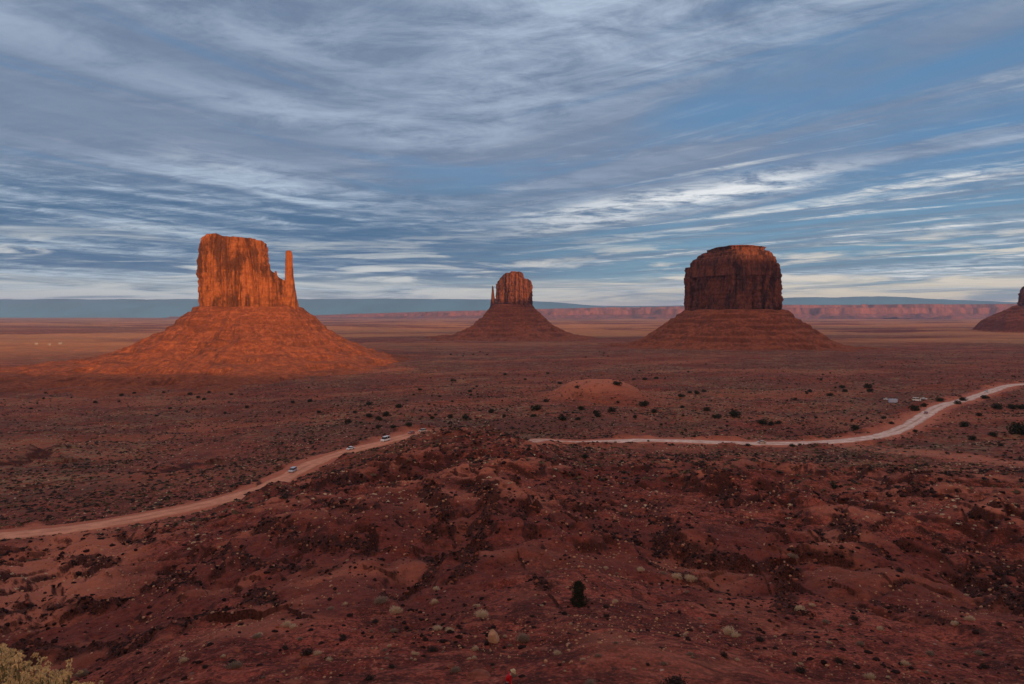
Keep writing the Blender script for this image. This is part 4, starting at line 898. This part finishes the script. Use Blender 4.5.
p, a, pt = on_road(927, 413.5, 0.5); vehicle('sedan', P_red, p, a, 'small dark car climbing the bend of the pale road', GB, pt)
GP = 'vehicles parked off the bend of the pale road'
for (px, py, kd, m, rz, lb) in ((887,400,'sedan',P_white,1.2,'leftmost small white car parked on the orange flat off the bend'),(893.5,403,'camper',P_blue,1.45,'pale blue camper van parked on the orange flat, longest of the parked vehicles'),
      (917,401,'van',P_white,1.0,'white van parked on the orange flat near the bend'),(924,399.5,'sedan',P_white,.6,'white car parked rightmost, nearest the bend of the pale road')):
    x, y = trace(px, py, H, 300); vehicle(kd, m, Vector((x, y, float(land(x, y))+.02)), rz, lb, GP)

# ------------------------------------------------------------------ tiny houses far out on the left plain
wall_m = simple('white_wall', (0.30, 0.22, 0.18)); roof_m = simple('pale_roof', (0.36, 0.32, 0.30))
for (px, py, w0, lb) in ((36, 344.5, 9, 'tiny white house far left on the distant plain'), (49, 345.3, 6, 'smallest white house, middle one of three on the distant left plain'), (60, 344.2, 10, 'tiny white house on the distant plain nearest the sunlit butte')):
    x, y = trace(px, py, H, 900); h_ = empty('house', (x, y, float(land(x, y))), lb, 'house', 'houses on the distant plain', .4+px*.01)
    bm = bmesh.new(); bmesh.ops.create_cube(bm, size=1); bmesh.ops.scale(bm, verts=bm.verts, vec=(w0, 9, 4)); bmesh.ops.translate(bm, verts=bm.verts, vec=(0, 0, 1.6)); obj('wall', bm, wall_m, h_)
    bm = prism([(-5, 3.5), (0, 5.6), (5, 3.5)], w0+1, 0); obj('roof', bm, roof_m, h_)
    bm = bmesh.new(); bmesh.ops.create_cube(bm, size=1); bmesh.ops.scale(bm, verts=bm.verts, vec=(1.1, .1, 2.1)); bmesh.ops.translate(bm, verts=bm.verts, vec=(1, -4.54, 1.3)); obj('door', bm, bark_m, h_)
    for q in (-.3, .3):
        bm = bmesh.new(); bmesh.ops.create_cube(bm, size=1); bmesh.ops.scale(bm, verts=bm.verts, vec=(1.6, .1, 1.2)); bmesh.ops.translate(bm, verts=bm.verts, vec=(q*w0, -4.54, 2)); obj('window', bm, glass_m, h_)

# ------------------------------------------------------------------ person in red
skin_m = simple('skin', (0.50, 0.30, 0.22), 0.6); coat_m = simple('red_jacket', (0.62, 0.012, 0.018), 0.75, var=.15, scale=20); jean_m = simple('dark_trousers', (0.035, 0.04, 0.06), .9); hat_m = simple('straw_hat', (0.62, 0.42, 0.22), .9, var=.15, scale=30); shoe_m = simple('brown_boots', (0.10, 0.06, 0.04))
def skinned(name, nodes, edges, mat, parent, sub=2):
    me = bpy.data.meshes.new(name); me.from_pydata([n_[0] for n_ in nodes], edges, []); o = bpy.data.objects.new(name, me); C.objects.link(o)
    md_ = o.modifiers.new('skin', 'SKIN'); sv = me.skin_vertices[0].data if me.skin_vertices else None
    if sv is None:
        bpy.context.view_layer.objects.active = o; bmm = bmesh.new(); bmm.from_mesh(me); bmm.verts.layers.skin.verify(); bmm.to_mesh(me); bmm.free(); sv = me.skin_vertices[0].data
    for i, n_ in enumerate(nodes):
        r_ = n_[1]; sv[i].radius = (r_, r_) if not isinstance(r_, tuple) else r_
        sv[i].use_root = (i == 0)
    s2 = o.modifiers.new('sub', 'SUBSURF'); s2.levels = sub; s2.render_levels = sub
    md_.use_smooth_shade = True
    dg = bpy.context.evaluated_depsgraph_get(); m2 = bpy.data.meshes.new_from_object(o.evaluated_get(dg)); bpy.data.objects.remove(o)
    m2.name = name; m2.materials.clear(); m2.materials.append(mat); q = bpy.data.objects.new(name, m2); C.objects.link(q); q.parent = parent; return q
# standing on the slope, stooped forward and to the right with knees bent, hands on the knees
x, y0_ = trace(508.5, 684, H)
for k_ in range(60):
    y = y0_*(1-0.004*k_); x = (507.5-CX)/F*y; zg = float(land(x, y))
    if HY-(zg+1.55)/y*F > 669: break
print('person', x, y, zg, 'top row', HY-(zg+1.35)/y*F)
Pp = empty('person', (x, y, zg), 'person in red jacket and straw hat stooping at the bottom edge', 'person')
pel = (0, 0, .80); sp1 = (.05, -.02, 1.0); sp2 = (.13, -.03, 1.2); nk = (.22, -.04, 1.30); hd = (.30, -.05, 1.36); hd2 = (.33, -.06, 1.44)
N = [(pel, .145), (sp1, .15), (sp2, .16), (nk, .06), (hd, .095), (hd2, .10)]; Ed = [(0, 1), (1, 2), (2, 3), (3, 4), (4, 5)]
def limb(pts_, rad, frm):
    i0 = frm
    for p_, r_ in zip(pts_, rad): N.append((p_, r_)); Ed.append((i0, len(N)-1)); i0 = len(N)-1
    return i0
for s_ in (-1, 1):
    limb([(.02, s_*.11, .74), (.16, s_*.14, .45), (.04, s_*.13, .12), (.04, s_*.13, .05), (.18, s_*.15, .035)], [.10, .072, .05, .045, .04], 0)
    hnd = limb([(.13, s_*.19, 1.20), (.15, s_*.24, .92), (.20, s_*.19, .70), (.22, s_*.175, .64), (.225, s_*.165, .59)], [.065, .045, .032, .028, .030], 2)
    for f_ in range(5):
        o2 = (f_-2)*.018; ln = (.055, .075, .082, .076, .058)[f_]; b0 = (.225+o2, s_*.165, .575)
        if f_ == 0: limb([(.225-.045, s_*.155, .585), (.225-.06, s_*.145, .55)], [.010, .009], hnd)
        else: limb([(b0[0], b0[1], b0[2]-.02), (b0[0]+.006, b0[1]-s_*.01, b0[2]-.02-ln*.5), (b0[0]+.002, b0[1]-s_*.03, b0[2]-.02-ln*.9)], [.009, .0085, .008], hnd)
skinned('body', N, Ed, skin_m, Pp)
N = [((0, 0, .80), .19), ((.05, -.02, 1.0), .185), ((.13, -.03, 1.2), .19), ((.19, -.035, 1.28), .09)]; Ed = [(0, 1), (1, 2), (2, 3)]
for s_ in (-1, 1): limb([(.13, s_*.20, 1.20), (.15, s_*.245, .93), (.195, s_*.20, .73)], [.088, .066, .052], 2)
skinned('jacket', N, Ed, coat_m, Pp)
N = [((0, 0, .79), .165)]; Ed = []
for s_ in (-1, 1): limb([(.02, s_*.11, .72), (.16, s_*.14, .45), (.04, s_*.13, .13)], [.12, .09, .068], 0)
skinned('trousers', N, Ed, jean_m, Pp)
for s_ in (-1, 1): skinned('boot', [((.03, s_*.13, .09), .062), ((.06, s_*.135, .045), .055), ((.20, s_*.15, .04), .045)], [(0, 1), (1, 2)], shoe_m, Pp)
bm = bmesh.new(); prof_ = [(.19, -.02), (.195, 0), (.12, .02), (.115, .09), (.09, .125), (.0, .13)]
rings = [[bm.verts.new((r_*math.cos(6.283*k/20), r_*math.sin(6.283*k/20), h_)) for k in range(20)] for r_, h_ in prof_[:-1]]; tpv = bm.verts.new((0, 0, .13))
for i in range(len(rings)-1):
    for k in range(20): bm.faces.new((rings[i][k], rings[i][(k+1) % 20], rings[i+1][(k+1) % 20], rings[i+1][k]))
for k in range(20): bm.faces.new((rings[-1][k], rings[-1][(k+1) % 20], tpv))
ht = obj('hat', bm, hat_m, Pp, True); ht.location = (.345, -.06, 1.47); ht.rotation_euler = (0, R(28), 0)
bm = bmesh.new(); bmesh.ops.create_icosphere(bm, subdivisions=2, radius=.105); hr = obj('hair', bm, simple('fair_hair', (.35, .22, .10)), Pp, True); hr.location = (.30, -.045, 1.42)

# ------------------------------------------------------------------ flowering rabbitbrush close to the camera
stem_m = simple('rabbitbrush_stem', (0.16, 0.135, 0.06), var=.35, scale=30); flo_m = simple('rabbitbrush_blossom', (0.72, 0.47, 0.215), var=.3, scale=40)
bx, by = -1.75, 2.55; bz = float(land(bx, by))
RB = empty('rabbitbrush', (bx, by, bz), 'yellow flowering rabbitbrush filling the bottom left corner close to the viewer', 'shrub')
sb = bmesh.new(); g_ = np.random.default_rng(77); fl_v = []
def toprow(px): return np.interp(px, [-60, 0, 12, 25, 45, 70, 92, 100], [640, 648, 650, 657, 668, 675, 685, 700])
for k in range(215):
    y_ = 2.15+0.95*g_.random(); px = -70+170*g_.random()**0.9; x_ = (px-CX)/F*y_
    tr = toprow(px)+g_.random()**1.5*34+(0 if y_ > 2.4 else 6); zt = -(tr-HY)/F*y_
    if g_.random() < .02: zt += .03
    tip = Vector((x_-bx, y_-by, zt-bz)); ft = Vector((tip.x*.35+.05*g_.normal(), tip.y*.4, 0.0)); mdp = (ft+tip)/2+Vector((tip.x*.12, 0, .03))
    p3 = ft*.25+mdp*.5+tip*.25; pts_ = [ft, mdp, tip*.75+mdp*.25, tip]; tube(sb, pts_, [.004, .0028, .002, .0013], 4)
    for q in range(3):                                     # short side twigs, each with its own head
        f_ = .80+.2*q/3; o_ = mdp*(1-f_)+tip*f_; d_ = Vector((g_.normal()*.022, g_.normal()*.022, .012+.025*g_.random())); tube(sb, [o_, o_+d_*.6, o_+d_], [.0012, .001, .0008], 3); fl_v.append(o_+d_)
    for q in range(2):
        f_ = .35+.4*g_.random(); o_ = mdp*(1-f_)+tip*f_; d_ = Vector((g_.normal()*.02, g_.normal()*.02, .04)); tube(sb, [o_, o_+d_], [.0012, .0006], 3)
    fl_v.append(tip)
obj('stems', sb, stem_m, RB)
V = []; nfl = 46
for c0 in fl_v:
    d = g_.normal(size=(nfl, 3)); d[:, 2] = np.abs(d[:, 2])*0.9-.2; d /= np.linalg.norm(d, axis=1)[:, None]; c1 = np.array(c0)+d*(.0088*(0.6+.5*g_.random((nfl, 1))))
    a_ = g_.normal(size=(nfl, 3))*.0017; V.append(np.stack([c1-a_, c1+a_, c1+d*.0045], 1))
V = np.concatenate(V).reshape(-1, 3); me = bpy.data.meshes.new('blossoms'); set_mesh(me, V, np.arange(len(V)).reshape(-1, 3)); me.materials.append(flo_m); o = bpy.data.objects.new('blossoms', me); C.objects.link(o); o.parent = RB

# leftover unused prototypes never stay behind
for o in list(protoJ):
    if o.get('label') == 'x': 
        for ch in list(o.children): bpy.data.objects.remove(ch)
        bpy.data.objects.remove(o)
